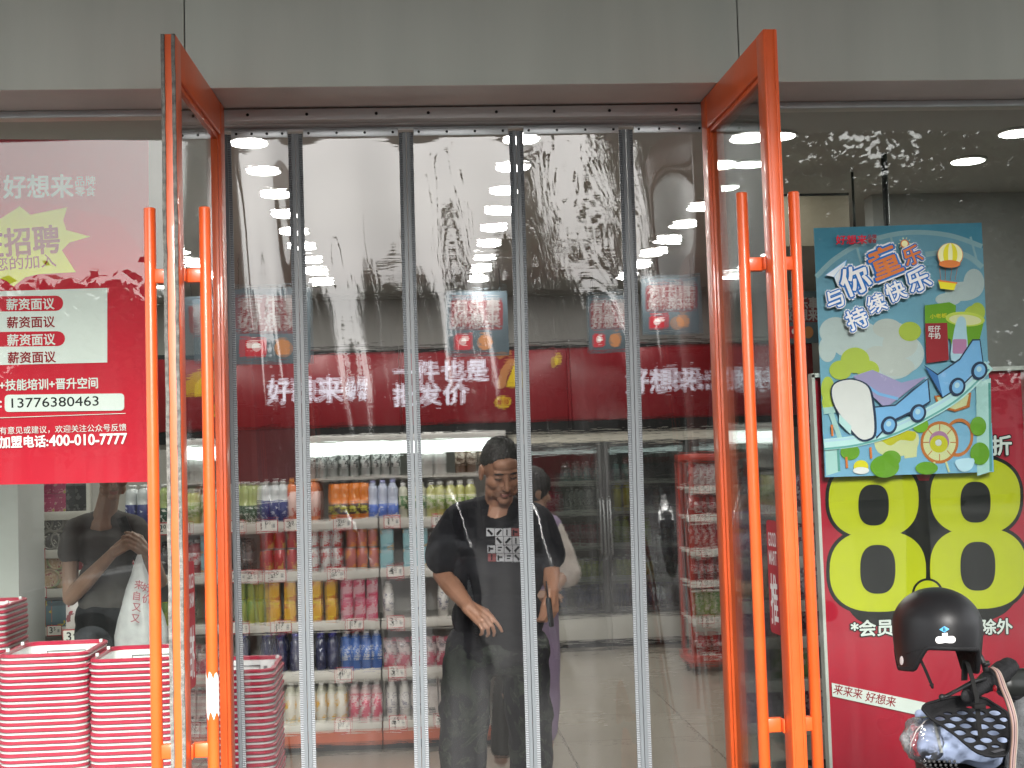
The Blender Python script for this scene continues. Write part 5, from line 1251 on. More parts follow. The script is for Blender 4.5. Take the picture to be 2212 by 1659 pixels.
# printed tiles on the chest, wrapped onto the shirt
me = tee.data; off = Vector(man.location)
bvh = BVHTree.FromPolygons([v.co+off for v in me.vertices], [p.vertices[:] for p in me.polygons])
def wrap(px, py, lift):
    p = at(px, py, YM); d = (p-CAM).normalized(); h = bvh.ray_cast(CAM+d*4, d)
    return (h[0] if h[0] is not None else p)-d*lift
pr = MB(); tiles = []
def patch(px0, py0, px1, py1, mi, lift):
    n = 4; g_ = [wrap(px0+(px1-px0)*i/n, py0+(py1-py0)*j/n, lift) for j in range(n+1) for i in range(n+1)]
    pr.add(g_, [(j*5+i, (j+1)*5+i, (j+1)*5+i+1, j*5+i+1) for j in range(n) for i in range(n)], mi)
def stroke(a, b_, w, lift=.0032):
    n = 4; d = Vector((b_[0]-a[0], b_[1]-a[1])); q = Vector((-d.y, d.x)).normalized()*w/2; g_ = []
    for i in range(n+1):
        c_ = (a[0]+d.x*i/n, a[1]+d.y*i/n); g_ += [wrap(c_[0]+q.x, c_[1]+q.y, lift), wrap(c_[0]-q.x, c_[1]-q.y, lift)]
    pr.add(g_, [(2*i, 2*i+1, 2*i+3, 2*i+2) for i in range(n)], 1)
random.seed(12)
for r_ in range(4):
    for c_ in range(4):
        x0_, y0_ = 1050+c_*18.2+r_*1.2, 1141+r_*18.2
        if (r_, c_) in ((1, 0), (2, 9)): continue
        patch(x0_, y0_, x0_+17, y0_+17, 2 if (r_, c_) in ((0, 3), (3, 0)) else 0, .0022)
        k = (r_*3+c_*2) % 5
        if k == 0: stroke((x0_+3, y0_+3), (x0_+13, y0_+14), 5)
        elif k == 1: stroke((x0_+2, y0_+8), (x0_+13, y0_+8), 4); stroke((x0_+4, y0_+3), (x0_+4, y0_+15), 4)
        elif k == 2: stroke((x0_+14, y0_+3), (x0_+4, y0_+14), 5)
        elif k == 3: stroke((x0_+4, y0_+5), (x0_+13, y0_+5), 3.5); stroke((x0_+4, y0_+11), (x0_+11, y0_+11), 3.5)
        else: stroke((x0_+8, y0_+2), (x0_+8, y0_+15), 3)
pr.build('chest_print', [pm('print_white', (0.55, 0.55, 0.58), .7, var=.1), M_tee, pm('print_red', (.25, .05, .05), .7)], man)
tr = MB()
cap(tr, mp(1022, 1400, .03), mp(1128, 1400, .04), .118, .118)
chain(tr, [mp(1014, 1420, .03), mp(1006, 1520, .01), mp(1000, 1600, -.01), mp(1000, 1700, 0), mp(1004, 1800, .01)], [.105, .104, .100, .088, .086])
chain(tr, [mp(1132, 1420, .05), mp(1138, 1520, .08), mp(1146, 1600, .09), mp(1150, 1700, .10), mp(1154, 1800, .12)], [.100, .098, .092, .085, .082])
cap(tr, mp(962, 1530, .02), mp(975, 1580, .02), .035, .03); cap(tr, mp(1172, 1510, .07), mp(1178, 1545, .07), .032, .03)
fuse(tr, 'trousers', trouser_mat(), man, .010, 4, folds(.012, (6, 6, 5), 5.0))
M_shoe = pm('dark_shoe', (0.018, 0.017, 0.018), .6, var=.3, scale=20)
for fx, dyf in ((1002, -.02), (1156, .10)):
    q = mp(fx, 1815, dyf); sh = MB(); cap(sh, (q.x, q.y+.05, .045), (q.x, q.y-.12, .04), .042, .036); cap(sh, (q.x, q.y+.04, .07), (q.x, q.y+.02, .10), .042, .045); fuse(sh, 'shoe', M_shoe, man, .008, 3)
# black handset in his left hand
hs_ = MB(); q = wrR+Vector((-.015, -.045, -.085)); d = Vector((-.10, -.1, 1)).normalized()
hs_.tube([q-d*.06, q-d*.055, q+d*.05, q+d*.06, q+d*.062, q+d*.13], [.009, .0115, .0115, .009, .0035, .003], 12); tag(hs_.build('black_handset', M_black), 'short black rod held upright in the man\'s hanging hand', 'handheld rod')

# ---------------- the woman behind him
YV = 6.9
wp = lambda px, py, dy=0.0: at(px, py, YV+dy)
wom = thing('person', 'woman in lilac with a pale cardigan half hidden behind the man', 'person', (wp(1172, 1600).x, YV, 0))
Hw = Matrix.Translation(wp(1148, 1064, -.02)) @ Matrix.Rotation(R(115), 4, 'Z') @ Matrix.Rotation(R(8), 4, 'X') @ Matrix.Scale(.94, 4)
b = MB(); head_parts(b, Hw); cap(b, Hw @ Vector((0, .02, -.06)), wp(1155, 1120), .048, .055); cap(b, wp(1155, 1150), wp(1160, 1340), .07, .08)
cap(b, wp(1130, 1146), wp(1185, 1146), .045, .045)
chain(b, [wp(1192, 1150), wp(1222, 1230, -.02), wp(1186, 1290, -.22)], [.045, .038, .025]); hand(b, wp(1186, 1290, -.22), Vector((-.9, -.5, -.1)), Vector((.1, -.6, .8)), Vector((0, 0, 1)), sc=.9)
chain(b, [wp(1122, 1150), wp(1110, 1240), wp(1150, 1285, -.22)], [.045, .038, .025]); hand(b, wp(1150, 1285, -.22), Vector((.9, -.5, 0)), Vector((.1, -.6, .8)), Vector((0, 0, 1)), sc=.9)
chain(b, [wp(1120, 1350), wp(1092, 1500, -.05), wp(1082, 1636, 0)], [.075, .05, .035]); chain(b, [wp(1172, 1350), wp(1176, 1500), wp(1180, 1640, .02)], [.075, .05, .035])
fuse(b, 'body', M_skin2, wom, .006, 3)
hair_cap(Hw, 'hair', M_hair, wom, low=(.060, -.07, -.13), grow=1.07); face_bits(Hw, wom)
t = MB(); cap(t, wp(1132, 1142), wp(1184, 1142), .075, .072); cap(t, wp(1145, 1200), wp(1174, 1200), .105, .105); chain(t, [wp(1142, 1260), wp(1142, 1420), wp(1146, 1570)], [.11, .105, .09]); chain(t, [wp(1162, 1260), wp(1168, 1420), wp(1172, 1570)], [.095, .095, .08])
fuse(t, 'lilac_dress', pm('lilac_cloth', (0.24, 0.19, 0.28), .85, spec=.12, var=.12, scale=8), wom, .010, 5, folds(.010, (7, 7, 2.5), 1.0))
t = MB(); chain(t, [wp(1190, 1150), wp(1214, 1205, -.02), wp(1222, 1238, -.03)], [.066, .068, .074]); cap(t, wp(1186, 1140, .05), wp(1180, 1250, .06), .06, .07)
fuse(t, 'cardigan', pm('pale_knit', (0.46, 0.42, 0.38), .9, var=.12, scale=30, bump=.5, bscale=150), wom, .009, 4, folds(.008, (9, 9, 5), 3.0))
t = MB(); chain(t, [wp(1112, 1400), wp(1094, 1500, -.03), wp(1084, 1610)], [.085, .072, .06]); fuse(t, 'legging', pm('olive_black_cloth', (0.022, 0.022, 0.018), .85, spec=.12), wom, .010, 3)
for fx, dyf in ((1076, 0), (1182, .02)):
    q = wp(fx, 1640, dyf); sh = MB(); cap(sh, (q.x+.03, q.y+.02, .045), (q.x-.10, q.y-.06, .04), .042, .034); fuse(sh, 'shoe', M_shoe, wom, .008, 3)

# ---------------- the woman with the shopping bag behind the left glass
YB2 = 6.6
bp_ = lambda px, py, dy=0.0: at(px, py, YB2+dy)
bw = thing('person', 'woman in a grey T-shirt and black trousers looking into her plastic bag', 'person', (bp_(225, 1600).x, YB2, 0))
Hb = Matrix.Translation(bp_(243, 1022, -.04)) @ Matrix.Rotation(R(18), 4, 'Z') @ Matrix.Rotation(R(24), 4, 'X') @ Matrix.Scale(.96, 4)
b = MB(); head_parts(b, Hb); cap(b, Hb @ Vector((0, .02, -.06)), bp_(228, 1108, .02), .046, .054); cap(b, bp_(228, 1108, .02), bp_(225, 1140, .03), .056, .08); cap(b, bp_(196, 1146, .03), bp_(262, 1146, .03), .045, .045); cap(b, bp_(230, 1170, .05), bp_(234, 1340, .05), .06, .065)
elA, wrA = bp_(152, 1292, -.03), bp_(246, 1192, -.24)
chain(b, [bp_(163, 1142, .02), bp_(152, 1210, 0), elA], [.045, .040, .036]); chain(b, [elA, elA.lerp(wrA, .35), wrA], [.036, .039, .024])
hand(b, wrA, bp_(285, 1166, -.27)-wrA, Vector((0, -.75, .65)), Vector((.2, -.3, 1)), curls=(38, 46, 52, 55), spread=4, thumb=(.4, .1), sc=.93, wr=.023)
elB, wrB = bp_(345, 1255, .05), bp_(318, 1196, -.22)
chain(b, [bp_(296, 1142, .02), bp_(325, 1200, .03), elB], [.045, .040, .036]); chain(b, [elB, elB.lerp(wrB, .4), wrB], [.036, .037, .024])
hand(b, wrB, bp_(297, 1176, -.26)-wrB, Vector((.2, -.75, .5)), Vector((0, -.3, 1)), curls=(40, 46, 50, 55), spread=3, thumb=(.4, .1), sc=.93, wr=.023)
chain(b, [bp_(205, 1350, .03), bp_(200, 1520, .02), bp_(200, 1680, .04)], [.075, .05, .04]); chain(b, [bp_(262, 1350, .03), bp_(266, 1520, .02), bp_(268, 1680, .04)], [.075, .05, .04])
fuse(b, 'body', M_skin2, bw, .0042, 3)
hair_cap(Hb, 'hair', M_hair, bw, low=(.060, -.05, -.12), grow=1.06); face_bits(Hb, bw)
t = MB(); chain(t, [bp_(178, 1138, .03), bp_(232, 1128, .04), bp_(284, 1138, .03)], [.058, .066, .058]); cap(t, bp_(208, 1180, .02), bp_(258, 1180, .02), .098, .098); cap(t, bp_(212, 1250, .03), bp_(258, 1250, .03), .092, .092); cap(t, bp_(214, 1300, .03), bp_(262, 1296, .03), .095, .095)
chain(t, [bp_(168, 1142, .02), bp_(157, 1170, .01), bp_(152, 1192, 0)], [.058, .058, .060]); chain(t, [bp_(292, 1142, .02), bp_(312, 1168, .02), bp_(322, 1186, .03)], [.058, .056, .058])
tg = fuse(t, 'tee_shirt', pm('grey_tee', (0.065, 0.058, 0.054), .9, spec=.12, var=.12, scale=8, bump=.2, bscale=400), bw, .007, 4, folds(.006, (7, 7, 5), 4.0))
t = MB(); cap(t, bp_(212, 1335, .03), bp_(262, 1335, .03), .105, .105); chain(t, [bp_(206, 1370, .03), bp_(202, 1520, .02), bp_(202, 1668, .04)], [.095, .075, .06]); chain(t, [bp_(262, 1370, .03), bp_(266, 1520, .02), bp_(268, 1668, .04)], [.095, .075, .06])
fuse(t, 'trousers', pm('black_trousers', (0.010, 0.010, 0.011), .85, spec=.12), bw, .010, 4, folds(.008, (7, 7, 4), 6.0))
for fx in (201, 268):
    q = bp_(fx, 1680, .04); sh = MB(); cap(sh, (q.x, q.y+.03, .045), (q.x, q.y-.12, .04), .040, .034); fuse(sh, 'shoe', M_shoe, bw, .008, 3)
bag_strap = MB(); bvh2 = BVHTree.FromPolygons([v.co+Vector(bw.location) for v in tg.data.vertices], [p.vertices[:] for p in tg.data.polygons])
pts = []
for px, py in ((262, 1118), (266, 1128), (272, 1142), (279, 1160), (287, 1178), (296, 1198), (306, 1222), (316, 1250)):
    p = at(px, py, YB2); d = (p-CAM).normalized(); h = bvh2.ray_cast(CAM+d*5, d); pts.append((h[0] if h[0] is not None else p)-d*.008)
bag_strap.ribbon(pts, (.045, 0, .012), .006); tag(bag_strap.build('bag_strap', M_black), 'black shoulder bag strap across the grey T-shirt', 'bag strap')
# the thin plastic bag hanging from her hands
def bag_mat():
    m = bpy.data.materials.new('thin_white_plastic'); m.use_nodes = True; n = m.node_tree.nodes; l = m.node_tree.links; b_ = n['Principled BSDF']; out = [x for x in n if x.type == 'OUTPUT_MATERIAL'][0]
    b_.inputs['Base Color'].default_value = (.66, .66, .68, 1); b_.inputs['Roughness'].default_value = .35
    tr_ = n.new('ShaderNodeBsdfTransparent'); tl = n.new('ShaderNodeBsdfTranslucent'); tl.inputs[0].default_value = (.7, .7, .72, 1)
    m1 = n.new('ShaderNodeMixShader'); m1.inputs[0].default_value = .4; l.new(b_.outputs[0], m1.inputs[1]); l.new(tl.outputs[0], m1.inputs[2])
    tc = n.new('ShaderNodeTexCoord'); no = n.new('ShaderNodeTexNoise'); no.inputs['Scale'].default_value = 16; l.new(tc.outputs['Object'], no.inputs[0]); mr = n.new('ShaderNodeMapRange'); mr.inputs['To Min'].default_value = .10; mr.inputs['To Max'].default_value = .5; l.new(no.outputs[0], mr.inputs[0])
    bp2 = n.new('ShaderNodeBump'); bp2.inputs['Strength'].default_value = .5; bp2.inputs['Distance'].default_value = .01; l.new(no.outputs[0], bp2.inputs['Height']); l.new(bp2.outputs[0], b_.inputs['Normal'])
    m2 = n.new('ShaderNodeMixShader'); l.new(mr.outputs[0], m2.inputs[0]); l.new(m1.outputs[0], m2.inputs[1]); l.new(tr_.outputs[0], m2.inputs[2]); l.new(m2.outputs[0], out.inputs[0]); return m
YGB = YB2-.30
prof = [(1198, 301, 4), (1215, 300, 9), (1240, 301, 17), (1270, 300, 27), (1300, 301, 36), (1335, 303, 44), (1370, 305, 50), (1400, 306, 50), (1425, 306, 42), (1432, 306, 20)]
m = MB(); seg = 28; gv = []
for (py, cx, hw) in prof:
    c_ = at(cx, py, YGB); w_ = hw*pxm(YGB)
    for k in range(seg):
        a = 2*math.pi*k/seg; j = 1+.10*math.sin(5*a+py*.02)+.07*math.sin(9*a-py*.013)
        gv.append((c_.x+w_*math.cos(a)*j, c_.y+w_*.62*math.sin(a)*j, c_.z))
m.add(gv, [(i*seg+k, i*seg+(k+1) % seg, (i+1)*seg+(k+1) % seg, (i+1)*seg+k) for i in range(len(prof)-1) for k in range(seg)], 0, True)
bgr = thing('plastic_bag', 'thin white plastic carrier bag with red writing held by the woman', 'plastic bag', at(305, 1432, YGB))
m.build('bag', bag_mat(), bgr)
s = Sheet(YGB-.115, [], .0006)
I_bag = pm('bag_red_ink', (0.26, 0.03, 0.05), .6)
for i, ch_ in enumerate('来自又又'): s.text(ch_, 290-i*2.5, 1270+i*24, 21, I_bag, bold=.01, rot=-6)
for i, ch_ in enumerate('好价'): s.text(ch_, 308-i*1, 1276+i*24, 21, I_bag, bold=.01, rot=-6)
s.build('print', bgr)
# ================================================================ scooter with helmet
YSC = 3.95
sp = lambda px, py, dy=0.0: at(px, py, YSC+dy)
K2 = lambda cx, cy: (1865+.1567*cx, 1398.8+.1567*cy)
M_hel = pm('helmet_black', (0.008, 0.008, 0.009), .42, var=.2, scale=6, bump=.02, bscale=200, spec=.28)
M_rub = pm('black_rubber', (0.010, 0.010, 0.011), .65, var=.3, scale=25, bump=.3, bscale=160, spec=.2)
M_strap = pm('black_webbing', (0.009, 0.009, 0.009), .8, var=.3, scale=80, spec=.2)
hel = thing('helmet', 'matt black half helmet hung over the scooter handlebar, blue diamond sticker at the back', 'helmet', sp(2024, 1350))
HR = Matrix.Translation(sp(2024, 1352)) @ Matrix.Rotation(R(4), 4, 'Y') @ Matrix.Rotation(R(-6), 4, 'X')
def low(a):
    side = abs(math.cos(a)); fr_ = math.sin(a)             # a=-90 deg faces the camera (the back of the helmet)
    if fr_ < 0: return -.062-.064*max(0, min(1, (side-.62)/.26))**1.2
    return -.030-.096*max(0, min(1, (side-.70)/.22))**1.2
def hpt(a, u, k=1.0):
    zl = low(a); zt = .1125; th = u*math.pi/2
    if u <= .72: ph = u/.72*math.pi/2; r = math.sin(ph); z = zt*math.cos(ph)
    else: w = (u-.72)/.28; z = zl*w; r = 1-.13*(z/.125)**2
    fl = 1-.05*(abs(math.cos(a)))*0
    return Vector((.124*r*math.cos(a)*k, .150*r*math.sin(a)*k, z*(k if z > 0 else 1)))
m = MB(); na, nu = 72, 36
for k in (1.0, .90):
    vs = [HR @ hpt(2*math.pi*i/na, j/nu, k) for j in range(nu+1) for i in range(na)]
    fs = [(j*na+i, (j+1)*na+i, (j+1)*na+(i+1) % na, j*na+(i+1) % na) for j in range(nu) for i in range(na)]
    m.add(vs, fs if k == 1 else [f[::-1] for f in fs], 0 if k == 1 else 1, True)
hsh = m.build('shell', [M_hel, M_rub], hel)
m = MB(); m.tube([HR @ (hpt(2*math.pi*i/na, 1, .975)) for i in range(na+1)], .0072, 8, cap=False); m.build('rim', M_rub, hel)
bvh = BVHTree.FromPolygons([v.co+Vector(hel.location) for v in hsh.data.vertices], [p.vertices[:] for p in hsh.data.polygons])
def hwrap(px, py, lift=.0012):
    p = at(px, py, YSC); d = (p-CAM).normalized(); h = bvh.ray_cast(CAM+d*2, d); return (h[0] if h[0] is not None else p)-d*lift
def hpatch(name, pts, mat_, lift=.0012):
    c_ = (sum(p[0] for p in pts)/len(pts), sum(p[1] for p in pts)/len(pts)); m = MB(); n = len(pts)
    m.add([hwrap(*c_, lift)]+[hwrap((c_[0]+p[0])/2, (c_[1]+p[1])/2, lift) for p in pts]+[hwrap(*p, lift) for p in pts], [(0, 1+i, 1+(i+1) % n) for i in range(n)]+[(1+i, 1+n+i, 1+n+(i+1) % n, 1+(i+1) % n) for i in range(n)])
    return m.build(name, mat_, hel)
M_bst = pm('blue_sticker', (0.05, 0.33, 0.62), .4, var=.05)
hpatch('diamond_sticker', [(2029, 1360), (2040, 1352.5), (2051, 1359), (2040, 1366.5)], M_bst)
vs, fs = text_geo('B', .05); m = MB(); m.add([hwrap(2036.6+v.x*11, 1363.2-v.y*11, .002) for v in vs], fs); m.build('sticker_letter', I_black, hel)
hpatch('small_sticker', [(2035, 1368), (2047, 1367), (2047.5, 1374), (2035.5, 1375)], M_white_ink)
pp = []
for cx, a0 in ((2057, -90), (2028, 90)):
    for k in range(7): a = R(a0+30*k); pp.append((cx+7.5*math.cos(a), 1382-(cx-2042)*.03+7.6*math.sin(a)))
hpatch('white_pad_sticker', pp, M_white_ink)
hpatch('ear_sticker', [(1947.5+4.2*math.cos(2*math.pi*k/12), 1427+10*math.sin(2*math.pi*k/12)) for k in range(12)], M_white_ink)
m = MB(); m.tube([hwrap(px, py, -.0003) for px, py in [(1960+9.3*k, 1392+14*math.sin(math.pi*k/16.0)*0+22*((k-8)/8.0)**2*-1+22) if False else (1958+9.4*k, 1412-14*math.sin(math.pi*k/15)) for k in range(16)]], .0016, 6); m.build('seam', M_rub, hel)
m = MB(); m.ribbon([sp(1985, 1418, -.05), sp(1998, 1445, -.05), sp(2012, 1478, -.04)], (.012, 0, -.006), .003); m.tube([sp(2012, 1478, -.04), sp(2015, 1487, -.04)], [.007, .003], 8); m.build('chin_strap', M_strap, hel)
m = MB(); m.ribbon([sp(2084, 1425, -.02), sp(2084, 1448, -.03), sp(2083, 1470, -.03)], (.018, 0, 0), .004); m.build('chin_strap', M_strap, hel)
m = MB(); m.ribbon([sp(2089, 1430, -.05), sp(2100, 1465, -.09), sp(2110, 1508, -.10), sp(2114, 1560, -.11), sp(2118, 1592, -.11)], (.013, 0, -.003), .003); m.bbox(tuple(sp(2106, 1532, -.13)), tuple(sp(2122, 1518, -.105)), .001); m.build('chin_strap', M_strap, hel)

sc = thing('electric_scooter', 'black electric scooter front with handlebar and basket parked before the red board', 'scooter', (sp(2100, 1500).x, YSC, -.124))
m = MB(); g0, g1 = sp(2089, 1504, -.06), sp(2143, 1467, .02)
dirg = (g1-g0).normalized(); pts = [g0+dirg*(g1-g0).length*k/24 for k in range(25)]
m.tube(pts, [.0185 if k in (0, 24) else (.0205+.0012*(k % 2)) for k in range(25)], 20); m.ell(g0, (.019, .006, .019), seg=16, rings=8); m.build('grip', M_rub, sc)
m = MB(); chain(m, [g1, g1+dirg*.06, g1+dirg*.10], [.029, .032, .028]); cap(m, sp(2125, 1478, -.0), sp(2150, 1462, .03), .026, .028); h_ = fuse(m, 'switch_housing', M_rub, sc, .004, 2, folds(.004, (30, 30, 30), 1))
m = MB(); m.ell(sp(2149, 1487, -.03), (.006, .006, .010)); m.build('red_button', pm('red_plastic', (.5, .01, .02), .35), sc)
m = MB(); m.tube([sp(2034, 1506, -.10), sp(2045, 1503, -.10), sp(2070, 1490, -.09), sp(2100, 1473, -.06), sp(2125, 1466, -.02)], [.0085, .0075, .0075, .008, .010], 12, flat=.7); m.ell(sp(2035, 1506, -.10), (.010, .009, .0095)); m.build('brake_lever', M_black, sc)
m = MB(); m.tube([sp(2133, 1470, .02), sp(2128, 1440, .02), sp(2118, 1418, .03), sp(2108, 1405, .04)], [.009, .009, .008, .007], 10); m.tube([sp(2131, 1438, .02), sp(2128, 1430, .02)], .0125, 10); m.build('mirror_stalk', M_black, sc)
m = MB(); c0, c1 = sp(2176, 1480, .06), sp(2262, 1484, .10); cap(m, c0, c1, .040, .048); cap(m, sp(2168, 1462, .06), sp(2250, 1458, .08), .022, .026)
fuse(m, 'mirror_back', pm('mirror_housing', (0.012, 0.013, 0.012), .36, var=.15, spec=.3), sc, .005, 4)
m = MB(); m.tube([g1+dirg*.08, sp(2190, 1500, .05), sp(2240, 1520, .08)], .016, 12); m.build('handlebar', M_black, sc)
m = MB(); m.tube([sp(2200, 1510, .07), (sp(2200, 1510).x+.02, YSC+.12, .35), (sp(2200, 1510).x+.03, YSC+.2, .18)], [.03, .03, .024], 12); m.build('column', M_black, sc)
wx = sp(2200, 1510).x+.03; W_ = Matrix.Translation((wx, YSC+.22, .092)) @ Matrix.Rotation(R(90), 4, 'Y')
m = MB(); m.lathe([(.15, -.04), (.19, -.042), (.212, -.02), (.215, 0), (.212, .02), (.19, .042), (.15, .04)], 28, mat=W_); wh = m.build('wheel', M_rub, sc)
m = MB(); m.lathe([(.03, -.05), (.145, -.038), (.145, .038), (.03, .05)], 24, mat=W_); m.build('rim', M_alu, wh)
# black basket
m = MB(); ring = []
for (z_, g_) in ((0, .86), (.10, .95), (.185, 1.0), (.195, 1.03), (.2, 1.0), (.19, .97), (.10, .91), (.02, .82)):
    ring.append((z_, g_))
bc = sp(2100, 1655, .05); n = 40
for z_, g_ in ring:
    for k in range(n):
        a = 2*math.pi*k/n; c_, s_ = math.cos(a), math.sin(a)
        m.v.append((bc.x+.155*g_*math.copysign(abs(c_)**.6, c_), bc.y+.12*g_*math.copysign(abs(s_)**.6, s_), bc.z-.185+z_+.006*math.cos(2*a)))
for j in range(len(ring)-1):
    for k in range(n): m.f.append([j*n+k, j*n+(k+1) % n, (j+1)*n+(k+1) % n, (j+1)*n+k]); m.m.append(0); m.sm.append(True)
m.f.append([k for k in range(n)][::-1]); m.m.append(0); m.sm.append(False); m.f.append([(len(ring)-1)*n+k for k in range(n)]); m.m.append(0); m.sm.append(False)
for r_ in range(3):
    for k in range(7):
        px, py = 1996+k*11+r_*3, 1645+r_*8
        m.ell(sp(px, py, -.062-.004*k*0), (.0042, .002, .0042), 1, 8, 6)
m.build('basket', [M_black, pm('basket_hole', (.04, .04, .04), .8)], sc)
# bundle of pale cloth in clear plastic
m = MB(); chain(m, [sp(2018, 1592, .05), sp(2060, 1580, .08), sp(2130, 1590, .10), sp(2190, 1596, .10)], [.044, .066, .075, .075]); cap(m, sp(2006, 1612, .03), sp(2130, 1620, .03), .036, .05); cap(m, sp(1990, 1546, .12), sp(2060, 1556, .13), .018, .04)
cb = thing('clothes_bundle', 'pale blue white cloth bundle in the scooter basket under the black perforated flap', 'cloth bundle', sp(2080, 1640))
cl_ = fuse(m, 'cloth', pm('pale_blue_cloth', (0.29, 0.35, 0.50), .85, var=.06, scale=10, bump=.2, bscale=300), cb, .005, 5, folds(.011, (13, 13, 18), 8.0))
bvh3 = BVHTree.FromPolygons([v.co+Vector(cb.location) for v in cl_.data.vertices], [p.vertices[:] for p in cl_.data.polygons])
pts = []
for k in range(9):
    p = at(2019+k*1.9, 1562+k*8, YSC); d = (p-CAM).normalized(); h = bvh3.ray_cast(CAM+d*2.5, d); pts.append((h[0] if h[0] is not None else p)-d*.003)
m = MB(); m.ribbon(pts, (.009, 0, 0), .0012); m.build('piping', pm('grey_piping', (.30, .32, .31), .4), cb)
M_clear = sheet_mat('clear_film', .03, (.92, .92, .93), .10, .04, [((30, 30, 30), .02, .7, 3)])
m = MB(); m.ell(sp(1994, 1598, .03), (.066, .055, .064), seg=24, rings=16); fm = m.build('clear_wrap', M_clear, cb)
for v in fm.data.vertices: v.co += v.normal*(.016*mnoise.noise(v.co*22)+.006*mnoise.noise(v.co*60))
m = MB(); m.tube([sp(1964, 1632, .0), sp(1968, 1604, -.02), sp(1980, 1578, -.02), sp(1998, 1558, 0), sp(2020, 1547, .04)], .0016, 6); m.build('wrap_edge', pm('film_edge', (.36, .34, .33), .3), cb)
# perforated black flap
fl_ = thing('perforated_flap', 'black flap with rows of lens shaped holes lying over the cloth bundle', 'storage flap', sp(2080, 1560, -.1))
def fy(py): return -.135+(1640-py)*.00115
fp = lambda q: sp(q[0], q[1], fy(q[1]))
outer = [K2(*p) for p in [(812, 850), (825, 815), (870, 780), (1040, 730), (1230, 688), (1420, 680), (1600, 685), (1700, 715), (1780, 770), (1880, 830), (1965, 885), (2015, 1000), (2030, 1250), (1990, 1430), (1940, 1495), (1800, 1505), (1690, 1490), (1580, 1450), (1500, 1400), (1390, 1310), (1300, 1230), (1180, 1140), (1100, 1085), (1000, 1030), (900, 950)]]
holes = [(1480, 815, 70, 22), (1695, 812, 68, 30), (1165, 905, 65, 22), (1365, 893, 85, 35), (1595, 897, 90, 35), (1818, 893, 88, 43), (1060, 972, 80, 36), (1280, 977, 93, 40), (1492, 987, 80, 38), (1735, 987, 93, 40), (1940, 985, 60, 38), (1190, 1067, 93, 42), (1415, 1072, 90, 42), (1652, 1082, 90, 42), (1880, 1082, 93, 42), (1330, 1167, 93, 42), (1560, 1168, 88, 42), (1795, 1168, 93, 42), (1470, 1267, 93, 44), (1698, 1270, 88, 44), (1925, 1265, 85, 46), (1620, 1368, 98, 46), (1825, 1355, 66, 24)]
loops = [outer]
for cx, cy, rx, ry in holes:
    lp = []
    for k in range(20):
        a = 2*math.pi*k/20; c_, s_ = math.cos(a), math.sin(a); lp.append(K2(cx+rx*c_, cy+ry*math.copysign(abs(s_)**1.35, s_)+.05*rx*c_*1))
    loops.append(lp)
bm = bmesh.new()
for lp in loops:
    v_ = [bm.verts.new((p[0], 0, p[1])) for p in lp]
    for i in range(len(v_)): bm.edges.new((v_[i-1], v_[i]))
bmesh.ops.triangle_fill(bm, use_beauty=True, use_dissolve=False, edges=bm.edges[:], normal=(0, -1, 0))
bm.verts.index_update(); fs = [[v.index for v in f.verts] for f in bm.faces]; vs = [(v.co.x, v.co.z) for v in bm.verts]
bd = [(e.verts[0].index, e.verts[1].index) for e in bm.edges if len(e.link_faces) == 1]; bm.free()
m = MB(); nv = len(vs); A = [fp(q) for q in vs]; nrm = Vector((0, .72, -.69))
m.add(A+[p+nrm*.007 for p in A], fs+[[i+nv for i in f][::-1] for f in fs]+[(a, b_, b_+nv, a+nv) for a, b_ in bd])
m.build('flap', M_rub, fl_)
m = MB(); m.tube([fp(q)+Vector((0, -.001, .001)) for q in outer+outer[:1]], .0042, 8, cap=False); m.build('edge_binding', M_rub, fl_)
m = MB(); q0 = [K2(1750, 1445), K2(1900, 1405), K2(1950, 1425), K2(1800, 1468)]; m.add([fp(q)+Vector((0, -.006, .004)) for q in q0], [(0, 1, 2, 3)]); m.build('woven_label', pm('grey_label_tag', (.04, .04, .045), .5), fl_)
# striped strap and grey jacket at the right edge
st = MB(); path = spl([sp(*K2(1760, 270), -.02), sp(*K2(1850, 340), -.05), sp(*K2(1930, 560), -.10), sp(*K2(2010, 760), -.14), sp(*K2(2072, 1000), -.16), sp(*K2(2080, 1250), -.16), sp(*K2(2060, 1500), -.16), sp(*K2(2045, 1800), -.16)], 6)
wv = Vector((1, 0, .10)).normalized(); bands = [(-.5, -.36, 0), (-.36, -.22, 1), (-.22, -.04, 2), (-.04, .08, 0), (.08, .28, 2), (.28, .38, 1), (.38, .5, 3)]
for a, b_, mi in bands:
    wd = .021; st.ribbon([p+wv*wd*((a+b_)/2)*(.55+.45*min(1, i/10)) for i, p in enumerate(path)], [wv*wd*(b_-a)*(.55+.45*min(1, i/10)) for i in range(len(path))], .002, mi)
tag(st.build('striped_strap', [pm('strap_dark', (.03, .015, .015), .7), pm('strap_tan', (.20, .12, .08), .7), pm('strap_pink', (.30, .20, .19), .7), pm('strap_pale', (.34, .29, .25), .7)]), 'pink and black striped webbing strap hanging from the handlebar', 'strap')
jk = thing('grey_jacket', 'grey ribbed jacket cut by the right picture edge', 'jacket', sp(2225, 1640, .02))
m = MB(); chain(m, [sp(2216, 1530, .06), sp(2222, 1590, .02), sp(2226, 1680, .0), sp(2230, 1760, .02)], [.045, .062, .070, .070]); fuse(m, 'cloth', pm('grey_knit', (.11, .115, .12), .95, var=.3, scale=40, bump=.6, bscale=200), jk, .006, 4, folds(.010, (11, 11, 9), 2.2))
